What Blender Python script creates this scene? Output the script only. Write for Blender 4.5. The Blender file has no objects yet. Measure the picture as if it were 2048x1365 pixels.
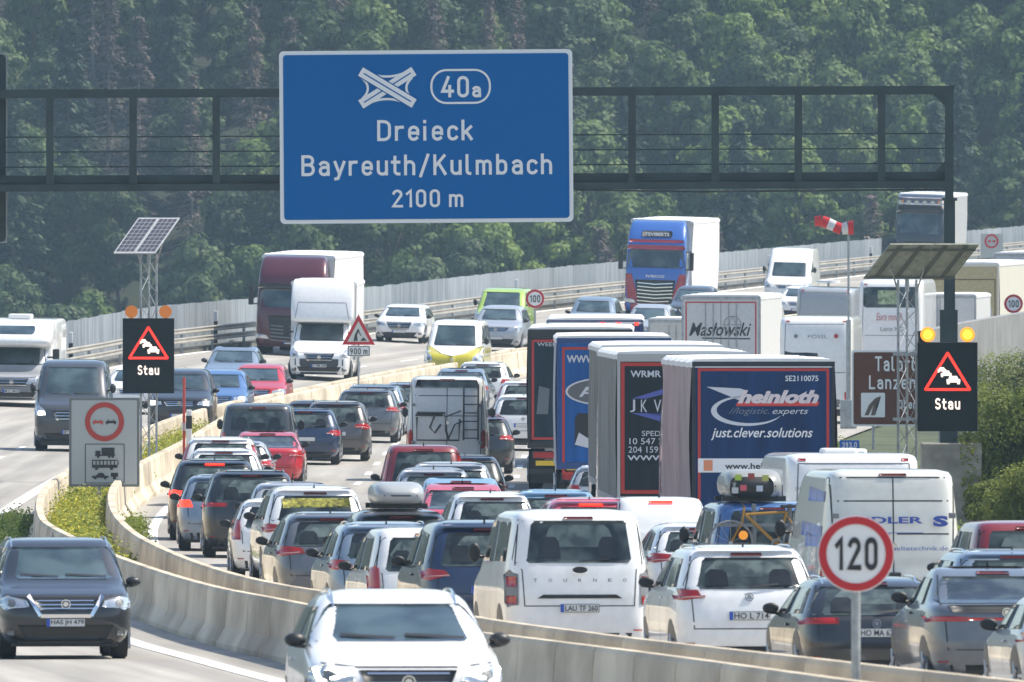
import bpy, bmesh, math, random
from mathutils import Vector, Matrix
from mathutils.bvhtree import BVHTree
random.seed(7)
scene = bpy.context.scene
COL = scene.collection
R = math.radians
# ---------------------------------------------------------------- camera
F = 40000.0            # focal length in pixels of the 2048 px wide photograph
CAMZ = 7.0             # camera height above the road datum (an overbridge)
VH = 329.0             # image row of the horizon
cam = bpy.data.cameras.new('camera'); camo = bpy.data.objects.new('camera', cam); COL.objects.link(camo)
camo.location = (0, 0, CAMZ); camo.rotation_euler = (R(90), 0, 0)
cam.sensor_width = 36; cam.lens = 36*F/2048; cam.shift_y = (VH-682.5)/2048
cam.clip_start = 1; cam.clip_end = 9000
cam.dof.use_dof = True; cam.dof.focus_distance = 430; cam.dof.aperture_fstop = 18
scene.camera = camo
# ---------------------------------------------------------------- light
SUN_EL, SUN_AZ = 56.0, 80.0          # azimuth clockwise from +Y (the view direction)
w = bpy.data.worlds.new('World'); scene.world = w; w.use_nodes = True
nt = w.node_tree; nt.nodes.clear()
sky = nt.nodes.new('ShaderNodeTexSky'); sky.sky_type = 'NISHITA'; sky.sun_disc = False
sky.sun_elevation = R(SUN_EL); sky.sun_rotation = R(SUN_AZ); sky.air_density = 1.0; sky.dust_density = 1.2; sky.ozone_density = .8
bg = nt.nodes.new('ShaderNodeBackground'); bg.inputs[1].default_value = 0.135
wo = nt.nodes.new('ShaderNodeOutputWorld')
nt.links.new(sky.outputs[0], bg.inputs[0]); nt.links.new(bg.outputs[0], wo.inputs[0])
sl = bpy.data.lights.new('sun', 'SUN'); sl.energy = 4.3; sl.angle = R(0.6); sl.color = (1, .93, .80)
so = bpy.data.objects.new('sun', sl); COL.objects.link(so)
sd = Vector((math.sin(R(SUN_AZ))*math.cos(R(SUN_EL)), math.cos(R(SUN_AZ))*math.cos(R(SUN_EL)), math.sin(R(SUN_EL))))
so.rotation_euler = (-sd).to_track_quat('-Z', 'Y').to_euler(); so.location = (60, 300, 90)
scene.view_settings.view_transform = 'Standard'; scene.view_settings.look = 'None'
scene.view_settings.exposure = 0.68; scene.view_settings.gamma = 1
scene.cycles.use_denoising = True
scene.cycles.max_bounces = 6; scene.cycles.diffuse_bounces = 3; scene.cycles.glossy_bounces = 3
scene.cycles.transmission_bounces = 3; scene.cycles.volume_bounces = 0; scene.cycles.transparent_max_bounces = 6
# ---------------------------------------------------------------- tables
def pchip(xs, ys):
    n = len(xs); h = [xs[i+1]-xs[i] for i in range(n-1)]; d = [(ys[i+1]-ys[i])/h[i] for i in range(n-1)]
    m = [d[0]]+[0 if d[i-1]*d[i] <= 0 else 2*d[i-1]*d[i]/(d[i-1]+d[i]) for i in range(1, n-1)]+[d[-1]]
    def f(x):
        if x <= xs[0]: return ys[0]+m[0]*(x-xs[0])
        if x >= xs[-1]: return ys[-1]+m[-1]*(x-xs[-1])
        i = 0
        while x > xs[i+1]: i += 1
        t = (x-xs[i])/h[i]
        return (ys[i]*(1+2*t)*(1-t)**2+m[i]*h[i]*t*(1-t)**2+ys[i+1]*t*t*(3-2*t)+m[i+1]*h[i]*t*t*(t-1))
    return f
hL = pchip([60,100,186,222,242,267,300,357,400,500,540,606,667,690,741,816,889,1000,1200,1500],
           [3.8,4.3,5.5,6.05,6.35,6.65,6.95,7.2,7.4,7.6,7.6,7.25,6.85,6.6,6.45,6.0,5.75,5.35,4.8,4.6])
hR = pchip([60,100,186,222,242,267,286,308,333,357,400,444,488,533,615,727,889,1000,1200,1500],
           [3.8,4.3,5.5,6.05,6.35,6.6,6.85,7.05,7.25,7.45,7.65,7.82,7.97,8.05,8.0,7.75,7.45,7.2,7.0,6.8])
def crom(pts):
    """smooth curve x(y) through control points (catmull-rom slopes)"""
    n = len(pts); ys = [p[0] for p in pts]; xs = [p[1] for p in pts]
    m = [(xs[1]-xs[0])/(ys[1]-ys[0])]+[(xs[i+1]-xs[i-1])/(ys[i+1]-ys[i-1]) for i in range(1, n-1)]+[(xs[-1]-xs[-2])/(ys[-1]-ys[-2])]
    def f(y):
        if y <= ys[0]: return xs[0]+m[0]*(y-ys[0])
        if y >= ys[-1]: return xs[-1]+m[-1]*(y-ys[-1])
        i = 0
        while y > ys[i+1]: i += 1
        h = ys[i+1]-ys[i]; t = (y-ys[i])/h
        return xs[i]*(1+2*t)*(1-t)**2+m[i]*h*t*(1-t)**2+xs[i+1]*t*t*(3-2*t)+m[i+1]*h*t*t*(t-1)
    return f
xB = crom([(130,7.6),(150,6.2),(172,4.42),(188,3.17),(213,1.45),(244,-.4),(277,-2.73),(303,-4.42),(336,-6.05),(369,-7.23),(399,-8.0),(427,-8.45),(464,-8.6),(507,-8.3),(548,-8.05),
           (575,-7.7),(600,-6.5),(621,-5.2),(656,-2.75),(702,1.2),(740,5.0),(816,12.9),(900,21.2),(1000,31.2),(1200,51.0)])
xA = crom([(130,6.7),(150,5.2),(163,4.1),(177.6,3.0),(206,1.2),(225,-.05),(262,-2.64),(292,-4.56),(324,-6.44),(350,-7.75),(373,-8.75),(414,-9.72),(448,-10.0),(500,-10.0),(549,-9.5),
           (582,-8.35),(599,-7.25),(620,-5.95),(656,-3.5),(702,.45),(740,4.2),(816,12.1),(900,20.4),(1000,30.4),(1200,50.2)])
def gz(x, y):
    r = x-xB(y); t = max(0.0, min(1.0, (r+12)/21)); pass
    return CAMZ-(hL(y)*(1-t)+hR(y)*t)
def head(y, d=14):
    return math.atan2(xB(y+d)-xB(y-d), 2*d)
# ---------------------------------------------------------------- materials
MATS = {}
def mat(name, col=(.5,.5,.5), rough=.5, metal=0., coat=0., emit=None, es=0., spec=.5, noise=0., nscale=8., bump=0., coords='Object'):
    key = (name, tuple(col), rough, metal, coat, es, noise)
    if key in MATS: return MATS[key]
    m = bpy.data.materials.new(name); m.use_nodes = True; n = m.node_tree; b = n.nodes['Principled BSDF']
    b.inputs['Base Color'].default_value = (*col, 1); b.inputs['Roughness'].default_value = rough
    b.inputs['Metallic'].default_value = metal; b.inputs['Coat Weight'].default_value = coat; b.inputs['Coat Roughness'].default_value = .04
    b.inputs['Specular IOR Level'].default_value = spec
    if emit: b.inputs['Emission Color'].default_value = (*emit, 1); b.inputs['Emission Strength'].default_value = es
    if noise or bump:
        tc = n.nodes.new('ShaderNodeTexCoord'); nz = n.nodes.new('ShaderNodeTexNoise'); nz.inputs['Scale'].default_value = nscale; nz.inputs['Detail'].default_value = 6
        n.links.new(tc.outputs[coords], nz.inputs['Vector'])
        if noise:
            mx = n.nodes.new('ShaderNodeMix'); mx.data_type = 'RGBA'
            mx.inputs[6].default_value = tuple(c*(1-noise) for c in col)+(1,); mx.inputs[7].default_value = tuple(min(1, c*(1+noise)) for c in col)+(1,)
            rm = n.nodes.new('ShaderNodeMapRange'); rm.inputs[1].default_value = .3; rm.inputs[2].default_value = .7
            n.links.new(nz.outputs[0], rm.inputs[0]); n.links.new(rm.outputs[0], mx.inputs[0]); n.links.new(mx.outputs[2], b.inputs['Base Color'])
        if bump:
            bp = n.nodes.new('ShaderNodeBump'); bp.inputs['Strength'].default_value = bump; bp.inputs['Distance'].default_value = .02
            n.links.new(nz.outputs[0], bp.inputs['Height']); n.links.new(bp.outputs[0], b.inputs['Normal'])
    MATS[key] = m; return m
def srgb(*c):
    return tuple((x/255/12.92 if x/255 <= .04045 else ((x/255+.055)/1.055)**2.4) for x in c)
M_black = mat('black_plastic', (.018,.019,.02), .45)
M_rubber = mat('rubber', (.02,.02,.021), .8, noise=.3)
M_rim = mat('rim_alloy', (.32,.33,.35), .3, .7)
M_chrome = mat('chrome', (.75,.76,.78), .12, 1.)
M_steel = mat('galvanised_steel', (.33,.35,.36), .45, .6, noise=.2)
M_white = mat('white_plastic', (.72,.72,.70), .45)
M_red = mat('red_lens', (.38,.012,.01), .18, coat=.6)
M_redl = mat('lit_red_lens', (.6,.02,.015), .25, emit=(1,.03,.01), es=2.2)
M_amber = mat('amber_lens', (.7,.22,.02), .3, coat=.4)
M_clear = mat('headlamp_glass', (.55,.58,.6), .08, .6, 1.)
M_lamp = mat('lit_headlamp', (.9,.9,.85), .2, emit=(1,.93,.78), es=5.)
M_plate = mat('plate_white', (.62,.62,.6), .5)
M_platey = mat('plate_yellow', (.75,.5,.03), .5)
M_blueb = mat('plate_blue', (.02,.08,.42), .5)
M_ink = mat('lettering_black', (.02,.02,.02), .6)
M_wht = mat('lettering_white', (.78,.79,.8), .5)
M_grey = mat('grey_plastic', (.18,.19,.2), .5)
def glass_mat(name, dark, light, sc, gl=.35):
    """car glass: dark tint over the interior seen dimly through it, glossy on top"""
    m = mat(name, dark, .08, coat=gl*.8, spec=.35); n = m.node_tree
    if 'nz' in n.nodes: return m
    b = n.nodes['Principled BSDF']; tc = n.nodes.new('ShaderNodeTexCoord'); nz = n.nodes.new('ShaderNodeTexNoise'); nz.name = 'nz'
    nz.inputs['Scale'].default_value = sc; nz.inputs['Detail'].default_value = 2
    oi = n.nodes.new('ShaderNodeObjectInfo'); va = n.nodes.new('ShaderNodeVectorMath'); va.operation = 'ADD'; ml = n.nodes.new('ShaderNodeMath'); ml.operation = 'MULTIPLY'; ml.inputs[1].default_value = 37
    n.links.new(oi.outputs['Random'], ml.inputs[0]); n.links.new(tc.outputs['Object'], va.inputs[0]); n.links.new(ml.outputs[0], va.inputs[1]); n.links.new(va.outputs[0], nz.inputs['Vector'])
    cr = n.nodes.new('ShaderNodeValToRGB'); cr.color_ramp.elements[0].position = .42; cr.color_ramp.elements[1].position = .62
    cr.color_ramp.elements[0].color = (*dark, 1); cr.color_ramp.elements[1].color = (*light, 1)
    n.links.new(nz.outputs[0], cr.inputs[0]); n.links.new(cr.outputs[0], b.inputs['Base Color'])
    n2 = n.nodes.new('ShaderNodeTexNoise'); n2.inputs['Scale'].default_value = 3.; n.links.new(va.outputs[0], n2.inputs['Vector']); bp = n.nodes.new('ShaderNodeBump'); bp.inputs['Strength'].default_value = .25; bp.inputs['Distance'].default_value = .05
    n.links.new(n2.outputs[0], bp.inputs['Height']); n.links.new(bp.outputs[0], b.inputs['Coat Normal']); return m
M_glass = glass_mat('tinted_glass', (.012,.017,.02), (.06,.08,.08), 2.6)
M_glassb = glass_mat('clear_windscreen', (.025,.045,.055), (.06,.095,.105), 1.6, .9)
PC = {'white': (.78,.78,.77), 'black': (.012,.013,.016), 'dgrey': (.05,.055,.062), 'grey': (.13,.14,.155), 'silver': (.42,.44,.47), 'navy': (.018,.035,.085),
      'blue': (.05,.13,.32), 'lblue': (.25,.42,.56), 'red': (.46,.015,.025), 'dred': (.19,.012,.018), 'pink': (.50,.07,.11), 'yellow': (.52,.46,.03),
      'lime': (.34,.50,.08), 'cream': (.66,.66,.6), 'steel': (.2,.26,.33), 'brown': (.1,.09,.09), 'maroon': (.16,.012,.03)}
def paint(c):
    col = PC[c] if isinstance(c, str) else c
    return mat('paint_'+(c if isinstance(c, str) else 'custom'), col, .38, (.35 if c in ('grey','dgrey','silver','navy','lblue','steel','brown') else .0), .9, noise=.05)
# ---------------------------------------------------------------- object helpers
def tag(o, label=None, cat=None, group=None, kind=None):
    if label: o['label'] = label
    if cat: o['category'] = cat
    if group: o['group'] = group
    if kind: o['kind'] = kind
    return o
def empty(name, loc, label, cat, group=None, rot=(0,0,0)):
    o = bpy.data.objects.new(name, None); COL.objects.link(o); o.location = loc; o.rotation_euler = rot; o.empty_display_size = .3
    return tag(o, label, cat, group)
def mesh(name, vs, fs, m=None, parent=None, smooth=False, loc=None):
    me = bpy.data.meshes.new(name); me.from_pydata([tuple(v) for v in vs], [], fs); me.update()
    o = bpy.data.objects.new(name, me); COL.objects.link(o)
    if m: me.materials.append(m)
    if parent: o.parent = parent
    if loc: o.location = loc
    if smooth:
        me.polygons.foreach_set('use_smooth', [True]*len(me.polygons))
    return o
class MB:
    """collects primitive shapes into one mesh"""
    def __init__(s): s.v = []; s.f = []
    def add(s, vs, fs):
        n = len(s.v); s.v += [tuple(v) for v in vs]; s.f += [tuple(i+n for i in f) for f in fs]; return s
    def box(s, x0, x1, y0, y1, z0, z1, b=0.):
        if b <= 0:
            s.add([(x0,y0,z0),(x1,y0,z0),(x1,y1,z0),(x0,y1,z0),(x0,y0,z1),(x1,y0,z1),(x1,y1,z1),(x0,y1,z1)],
                  [(0,3,2,1),(4,5,6,7),(0,1,5,4),(1,2,6,5),(2,3,7,6),(3,0,4,7)]); return s
        bm = bmesh.new(); bmesh.ops.create_cube(bm, size=1)
        for v in bm.verts: v.co = Vector(((x0+x1)/2+v.co.x*(x1-x0), (y0+y1)/2+v.co.y*(y1-y0), (z0+z1)/2+v.co.z*(z1-z0)))
        bmesh.ops.bevel(bm, geom=bm.edges[:], offset=b, segments=2, affect='EDGES', profile=.5)
        bm.verts.index_update(); s.add([v.co[:] for v in bm.verts], [[v.index for v in f.verts] for f in bm.faces]); bm.free(); return s
    def tube(s, pts, r, n=8, r2=None):
        pts = [Vector(p) for p in pts]; k = len(pts); base = []
        for i, p in enumerate(pts):
            d = (pts[min(i+1, k-1)]-pts[max(i-1, 0)]).normalized(); a = d.orthogonal().normalized() if abs(d.z) < .9 else d.cross(Vector((0,1,0))).normalized()
            if abs(d.z) < .9: a = d.cross(Vector((0,0,1))).normalized()
            b = d.cross(a); rr = r if r2 is None else r+(r2-r)*i/(k-1)
            base.append([p+a*math.cos(2*math.pi*j/n)*rr+b*math.sin(2*math.pi*j/n)*rr for j in range(n)])
        vs = [q for c in base for q in c]; fs = []
        for i in range(k-1):
            for j in range(n): fs.append((i*n+j, i*n+(j+1) % n, (i+1)*n+(j+1) % n, (i+1)*n+j))
        fs += [tuple(range(n))[::-1], tuple((k-1)*n+j for j in range(n))]
        s.add(vs, fs); return s
    def disc(s, c, r, th, axis='y', n=28, rin=0):
        """solid disc or ring of thickness th along axis, centred at c"""
        vs = []; fs = []
        def P(a, rr, t):
            u, v = math.cos(a)*rr, math.sin(a)*rr
            if axis == 'y': return (c[0]+u, c[1]+t, c[2]+v)
            if axis == 'x': return (c[0]+t, c[1]+u, c[2]+v)
            return (c[0]+u, c[1]+v, c[2]+t)
        for j in range(n):
            a = 2*math.pi*j/n
            vs += [P(a, r, -th/2), P(a, r, th/2), P(a, rin, -th/2), P(a, rin, th/2)] if rin else [P(a, r, -th/2), P(a, r, th/2)]
        if rin:
            for j in range(n):
                a, b = 4*j, 4*((j+1) % n); fs += [(a, b, b+1, a+1), (a+2, a+3, b+3, b+2), (a, a+2, b+2, b), (a+1, b+1, b+3, a+3)]
        else:
            for j in range(n): fs.append((2*j, 2*((j+1) % n), 2*((j+1) % n)+1, 2*j+1))
            fs += [tuple(2*j for j in range(n))[::-1], tuple(2*j+1 for j in range(n))]
        s.add(vs, fs); return s
    def build(s, name, m, parent=None, smooth=False, loc=None): return mesh(name, s.v, s.f, m, parent, smooth, loc)
def flat(name, polys, y, m, parent, th=.006):
    """flat extruded outlines (x,z) lying in a plane y facing -Y"""
    mb = MB()
    for p in polys:
        if sum(p[i][0]*p[(i+1) % len(p)][1]-p[(i+1) % len(p)][0]*p[i][1] for i in range(len(p))) < 0: p = p[::-1]
        bm = bmesh.new(); vs = [bm.verts.new((a, y, b)) for a, b in p]; f = bm.faces.new(vs); bmesh.ops.triangulate(bm, faces=[f])
        bm.verts.index_update(); mb.add([v.co[:] for v in bm.verts], [[v.index for v in f.verts] for f in bm.faces]); bm.free()
        n = len(p); mb.add([(a, y, b) for a, b in p]+[(a, y+th, b) for a, b in p], [(i, n+i, n+(i+1) % n, (i+1) % n) for i in range(n)])
    return mb.build(name, m, parent)
def rrect(x0, x1, z0, z1, r, n=5):
    out = []
    for cx, cz, a0 in ((x1-r, z0+r, -90), (x1-r, z1-r, 0), (x0+r, z1-r, 90), (x0+r, z0+r, 180)):
        for k in range(n+1):
            a = R(a0+90*k/n); out.append((cx+math.cos(a)*r, cz+math.sin(a)*r))
    return out
def frame_polys(x0, x1, z0, z1, t):
    return [[(x0,z0),(x1,z0),(x1,z0+t),(x0,z0+t)], [(x0,z1-t),(x1,z1-t),(x1,z1),(x0,z1)], [(x0,z0+t),(x0+t,z0+t),(x0+t,z1-t),(x0,z1-t)], [(x1-t,z0+t),(x1,z0+t),(x1,z1-t),(x1-t,z1-t)]]
def stroke(pts, t):
    """a polyline of width t as quads"""
    out = []
    for (a, b), (c, d) in zip(pts[:-1], pts[1:]):
        L = math.hypot(c-a, d-b) or 1e-6; nx, nz = -(d-b)/L*t/2, (c-a)/L*t/2; ex, ez = (c-a)/L*t*.2, (d-b)/L*t*.2
        out.append([(a-nx-ex, b-nz-ez), (c-nx+ex, d-nz+ez), (c+nx+ex, d+nz+ez), (a+nx-ex, b+nz-ez)])
    return out
TXT = {}
def text(name, s, x0, x1, z0, z1, y, m, parent, bold=.0, shear=0., back=False, keep=False):
    """lettering fitted into a box of the plane y, facing -Y (or +Y when back)"""
    key = (s, bold, shear)
    if key not in TXT:
        cu = bpy.data.curves.new('t', 'FONT'); cu.body = s; cu.size = 1; cu.offset = bold; cu.shear = shear; cu.resolution_u = 3
        o = bpy.data.objects.new('t', cu); COL.objects.link(o); bpy.context.view_layer.update()
        me = bpy.data.meshes.new_from_object(o.evaluated_get(bpy.context.evaluated_depsgraph_get()))
        TXT[key] = ([v.co.copy() for v in me.vertices], [tuple(p.vertices) for p in me.polygons])
        bpy.data.objects.remove(o); bpy.data.curves.remove(cu); bpy.data.meshes.remove(me)
    vs, fs = TXT[key]
    ax, bx = min(v.x for v in vs), max(v.x for v in vs); az, bz = min(v.y for v in vs), max(v.y for v in vs)
    sx, sz = (x1-x0)/(bx-ax), (z1-z0)/(bz-az)
    if keep: sx = sz; x0 = (x0+x1)/2-(bx-ax)*sx/2
    P = [(x0+(v.x-ax)*sx, y, z0+(v.y-az)*sz) for v in vs]
    if back: P = [(x0+x1-a if not keep else -a, b, c) for a, b, c in P]
    return mesh(name, P, fs, m, parent)

def arc(cx, cy, rx, ry, a0, a1, n=9): return [(cx+math.cos(R(a0+(a1-a0)*k/n))*rx, cy+math.sin(R(a0+(a1-a0)*k/n))*ry) for k in range(n+1)]
GL = {
'D': (.56, [[(0,0),(0,1),(.24,1)]+arc(.24,.72,.28,.28,90,0)[1:]+arc(.24,.28,.28,.28,0,-90)+['c']]), 'r': (.32, [[(0,0),(0,.68)], [(0,.40)]+arc(.2,.44,.2,.24,170,75)+[(.3,.68)]]),
'e': (.46, [[(.10,.35),(.36,.35)], [(.42,.30)]+arc(.22,.46,.2,.22,0,180)+arc(.22,.22,.2,.22,180,320)]), 'i': (.1, [[(0,0),(0,.66)], [(0,.965),(0,1)]]), 'c': (.40, [arc(.21,.46,.2,.22,30,180)+arc(.21,.22,.2,.22,180,330)]),
'k': (.42, [[(0,0),(0,1)], [(.38,.68),(.03,.30)], [(.15,.42),(.40,0)]]), 'B': (.54, [[(0,0),(0,1)], [(.06,1),(.28,1)]+arc(.28,.77,.2,.23,90,-90)[1:]+[(.06,.54)], [(.28,.54)]+arc(.29,.27,.22,.27,90,-90)+[(.06,0)]]),
'a': (.44, [arc(.2,.48,.2,.20,150,0)+[(.40,0)], [(.40,.40),(.18,.40)]+arc(.18,.20,.17,.20,90,270)[1:]+[(.26,0),(.40,.12)]]), 'y': (.44, [[(0,.68),(.21,.04)], [(.44,.68),(.14,-.22),(.02,-.25)]]),
'u': (.44, [[(0,.68),(0,.2)]+arc(.2,.2,.2,.2,180,360)[1:], [(.4,.68),(.4,0)]]), 't': (.30, [[(.08,.94),(.08,.16)]+arc(.24,.16,.16,.16,180,270)[1:]+[(.28,0)], [(-.05,.66),(.28,.66)]]),
'h': (.44, [[(0,0),(0,1)], [(0,.42)]+arc(.2,.46,.2,.22,170,0)+[(.4,0)]]), 'n': (.44, [[(0,0),(0,.68)], [(0,.42)]+arc(.2,.46,.2,.22,170,0)+[(.4,0)]]), '/': (.40, [[(0,-.12),(.36,1.04)]]),
'K': (.54, [[(0,0),(0,1)], [(.46,1),(.03,.42)], [(.18,.60),(.50,0)]]), 'l': (.20, [[(0,1),(0,.14)]+arc(.14,.14,.14,.14,180,270)[1:]]), 'm': (.70, [[(0,0),(0,.68)], [(0,.44)]+arc(.16,.50,.16,.18,170,0)+[(.32,0)], [(.32,.44)]+arc(.48,.50,.16,.18,170,0)+[(.64,0)]]),
'b': (.46, [[(0,1),(0,0)], [(0,.44)]+arc(.2,.46,.2,.22,170,0)+arc(.2,.22,.2,.22,0,-170)+[(0,.24)]]), 'd': (.46, [[(.4,1),(.4,0)], [(.4,.44)]+arc(.2,.46,.2,.22,10,180)+arc(.2,.22,.2,.22,180,350)+[(.4,.24)]]),
'o': (.46, [arc(.2,.46,.2,.22,0,180)+arc(.2,.22,.2,.22,180,360)+['c']]), 'f': (.28, [[(.30,1),(.22,1)]+arc(.22,.86,.14,.14,90,180)[1:]+[(.08,0)], [(-.05,.66),(.26,.66)]]), 'g': (.46, [[(.4,.68),(.4,-.1)]+arc(.2,-.08,.2,.17,0,-150), [(.4,.44)]+arc(.2,.46,.2,.22,10,180)+arc(.2,.26,.2,.22,180,350)]),
's': (.38, [arc(.17,.50,.16,.18,40,270)+arc(.17,.16,.17,.16,90,-150)]), 'z': (.42, [[(0,.66),(.36,.66),(0,0),(.38,0)]]), 'w': (.6, [[(0,.68),(.14,0),(.28,.6),(.42,0),(.56,.68)]]),
'T': (.50, [[(0,1),(.50,1)], [(.25,.97),(.25,0)]]), 'L': (.44, [[(0,1),(0,0),(.42,0)]]), 'S': (.48, [arc(.22,.75,.21,.25,35,270)+arc(.22,.25,.23,.25,90,-150)]), 'M': (.66, [[(0,0),(0,1),(.3,.4),(.6,1),(.6,0)]]), 'O': (.52, [arc(.24,.76,.24,.24,0,180)+arc(.24,.24,.24,.24,180,360)+['c']]),
'U': (.5, [[(0,1),(0,.24)]+arc(.23,.24,.23,.24,180,360)[1:]+[(.46,1)]]), 'A': (.5, [[(0,0),(.25,1),(.5,0)], [(.09,.3),(.41,.3)]]), 'F': (.42, [[(0,0),(0,1),(.42,1)], [(.02,.52),(.36,.52)]]),
'2': (.46, [arc(.22,.77,.21,.23,165,-25)+[(0,0),(.46,0)]]), '1': (.26, [[(0,.80),(.2,1),(.2,0)]]), '0': (.46, [arc(.21,.78,.21,.22,0,180)+arc(.21,.22,.21,.22,180,360)+['c']]), '4': (.48, [[(.27,1),(0,.26),(.48,.26)], [(.34,.52),(.34,0)]]),
'3': (.44, [arc(.2,.77,.19,.23,155,-90)+arc(.2,.27,.22,.27,90,-155)]), '9': (.46, [arc(.21,.72,.2,.28,-15,345), [(.41,.68),(.36,.3),(.2,0)]]), '7': (.42, [[(0,1),(.42,1),(.14,0)]]), '6': (.46, [arc(.21,.28,.2,.28,165,525), [(.01,.32),(.08,.7),(.26,1)]]), ' ': (.22, []), ',': (.1, [[(.03,.08),(-.02,-.14)]]), '.': (.1, [[(.0,.0),(.0,.08)]])}
GL['\u00fc'] = (.44, GL['u'][1]+[[(.08,.95),(.08,1)], [(.32,.95),(.32,1)]])
def ribbon(pl, t):
    closed = pl[-1] == 'c'; p = [Vector(q) for q in (pl[:-1] if closed else pl)]; p = [p[0]]+[b for a, b in zip(p, p[1:]) if (b-a).length > 1e-4]
    if closed and (p[0]-p[-1]).length < 1e-4: p.pop()
    n = len(p); L_, R_ = [], []
    for i in range(n):
        a = p[i-1] if (i > 0 or closed) else None; b = p[(i+1) % n] if (i < n-1 or closed) else None
        d1 = (p[i]-a).normalized() if a is not None else None; d2 = (b-p[i]).normalized() if b is not None else None
        if d1 is None: nn = Vector((-d2.y, d2.x)); c = p[i]-d2*t*.5*.9; k = 1
        elif d2 is None: nn = Vector((-d1.y, d1.x)); c = p[i]+d1*t*.5*.9; k = 1
        else:
            m_ = (Vector((-d1.y, d1.x))+Vector((-d2.y, d2.x))); nn = m_.normalized() if m_.length > 1e-3 else Vector((-d1.y, d1.x)); k = min(1.8, 1/max(.3, nn.dot(Vector((-d1.y, d1.x))))); c = p[i]
        L_.append(c+nn*t/2*k); R_.append(c-nn*t/2*k)
    m_ = n if closed else n-1
    return [(L_[i], R_[i], R_[(i+1) % n], L_[(i+1) % n]) for i in range(m_)]
def din(s, x0, x1, z0, z1, y, m, parent, t=.145, name='lettering', gap=.15, back=False):
    """road sign lettering: baseline z0 to cap height z1, fitted between x0 and x1"""
    quads = []; cx = t/2; lay = 0
    for ch in s:
        w_, pls = GL[ch]
        for pl in pls:
            for q in ribbon([(a if a == 'c' else (a[0]+cx, a[1]*(1-t)+t/2)) for a in pl], t): quads.append((q, lay % 4))
            lay += 1
        cx += w_+(gap+t if ch != ' ' else .08)
    lo = min(v.x for q, _ in quads for v in q); hi = max(v.x for q, _ in quads for v in q); sx = (x1-x0)/(hi-lo); sz = z1-z0; mb = MB()
    for q, l in quads:
        P = [(x0+(v.x-lo)*sx, y-l*.0025*(-1 if back else 1), z0+v.y*sz) for v in q]
        if back: P = [(x0+x1-a, b, c) for a, b, c in P]
        mb.add(P, [(0,1,2,3)])
    return mb.build(name, m, parent)
# ---------------------------------------------------------------- the ground
def road_mat():
    m = bpy.data.materials.new('concrete_road'); m.use_nodes = True; n = m.node_tree; b = n.nodes['Principled BSDF']; L = n.links
    uv = n.nodes.new('ShaderNodeTexCoord'); mp = n.nodes.new('ShaderNodeMapping'); mp.inputs['Scale'].default_value = (.06, 1.4, 1)
    L.new(uv.outputs['UV'], mp.inputs[0]); nz = n.nodes.new('ShaderNodeTexNoise'); nz.inputs['Scale'].default_value = 1.0; nz.inputs['Detail'].default_value = 5; L.new(mp.outputs[0], nz.inputs['Vector'])
    cr = n.nodes.new('ShaderNodeValToRGB'); cr.color_ramp.elements[0].position = .3; cr.color_ramp.elements[1].position = .72
    cr.color_ramp.elements[0].color = (.27,.25,.22,1); cr.color_ramp.elements[1].color = (.42,.395,.35,1)
    L.new(nz.outputs[0], cr.inputs[0]); b.inputs['Roughness'].default_value = .75
    m2 = n.nodes.new('ShaderNodeMapping'); m2.inputs['Scale'].default_value = (.004, 1.15, 1); L.new(uv.outputs['UV'], m2.inputs[0]); z2 = n.nodes.new('ShaderNodeTexNoise'); z2.inputs['Scale'].default_value = 1; z2.inputs['Detail'].default_value = 3; L.new(m2.outputs[0], z2.inputs['Vector'])
    c2 = n.nodes.new('ShaderNodeValToRGB'); c2.color_ramp.elements[0].position = .4; c2.color_ramp.elements[1].position = .58; c2.color_ramp.elements[0].color = (.78,.78,.79,1); c2.color_ramp.elements[1].color = (1,1,1,1); L.new(z2.outputs[0], c2.inputs[0])
    mx = n.nodes.new('ShaderNodeMix'); mx.data_type = 'RGBA'; mx.blend_type = 'MULTIPLY'; mx.inputs[0].default_value = 1; L.new(cr.outputs[0], mx.inputs[6]); L.new(c2.outputs[0], mx.inputs[7]); L.new(mx.outputs[2], b.inputs['Base Color'])
    return m
ys = [60+8*i for i in range(176)]
rs = [-13.3+30.3*i/28 for i in range(29)]
vs = []; fs = []; uvs = []
arc = [0.]
for i in range(1, len(ys)): arc.append(arc[-1]+math.hypot(ys[i]-ys[i-1], xB(ys[i])-xB(ys[i-1])))
for i, y in enumerate(ys):
    for r in rs: x = xB(y)+r; vs.append((x, y, gz(x, y))); uvs.append((arc[i], r))
nr = len(rs)
for i in range(len(ys)-1):
    for j in range(nr-1): a = i*nr+j; fs.append((a, a+1, a+nr+1, a+nr))
road = mesh('road', vs, fs, road_mat(), smooth=True); tag(road, kind='structure')
ul = road.data.uv_layers.new(name='UVMap')
for p in road.data.polygons:
    for li in p.loop_indices: ul.data[li].uv = uvs[road.data.loops[li].vertex_index]
def terrain(x, y):
    r = x-xB(y); z = gz(x, y)-.06
    if r < -13.2: z -= min((-13.2-r)*.7, 24)
    if r > 20: z += min((r-20)*.45, 7)*max(0, min(1, (y-180)/120))
    if y > 1440:
        t = min(1, (y-1440)/40); hz = -20+max(0, y-1440)*.42; z = z*(1-t)+min(hz, 90)*t
    return z
vs = []; fs = []
yt = [20, 45]+[60+16*i for i in range(86)]+[1436+12*i for i in range(26)]+[1800, 2200, 3000, 4500]
rt = [-500,-260,-140,-90,-60,-48,-38,-30,-24,-20,-17,-15,-13.2,-10,-5,0,5,10,14,17,18.5,20,23,27,32,38,50,80,130,220,400]
for y in yt:
    for r in rt:
        x = xB(min(y, 1300))+r; vs.append((x, y, terrain(x, y) if y < 1800 else 90))
nr = len(rt)
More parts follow.
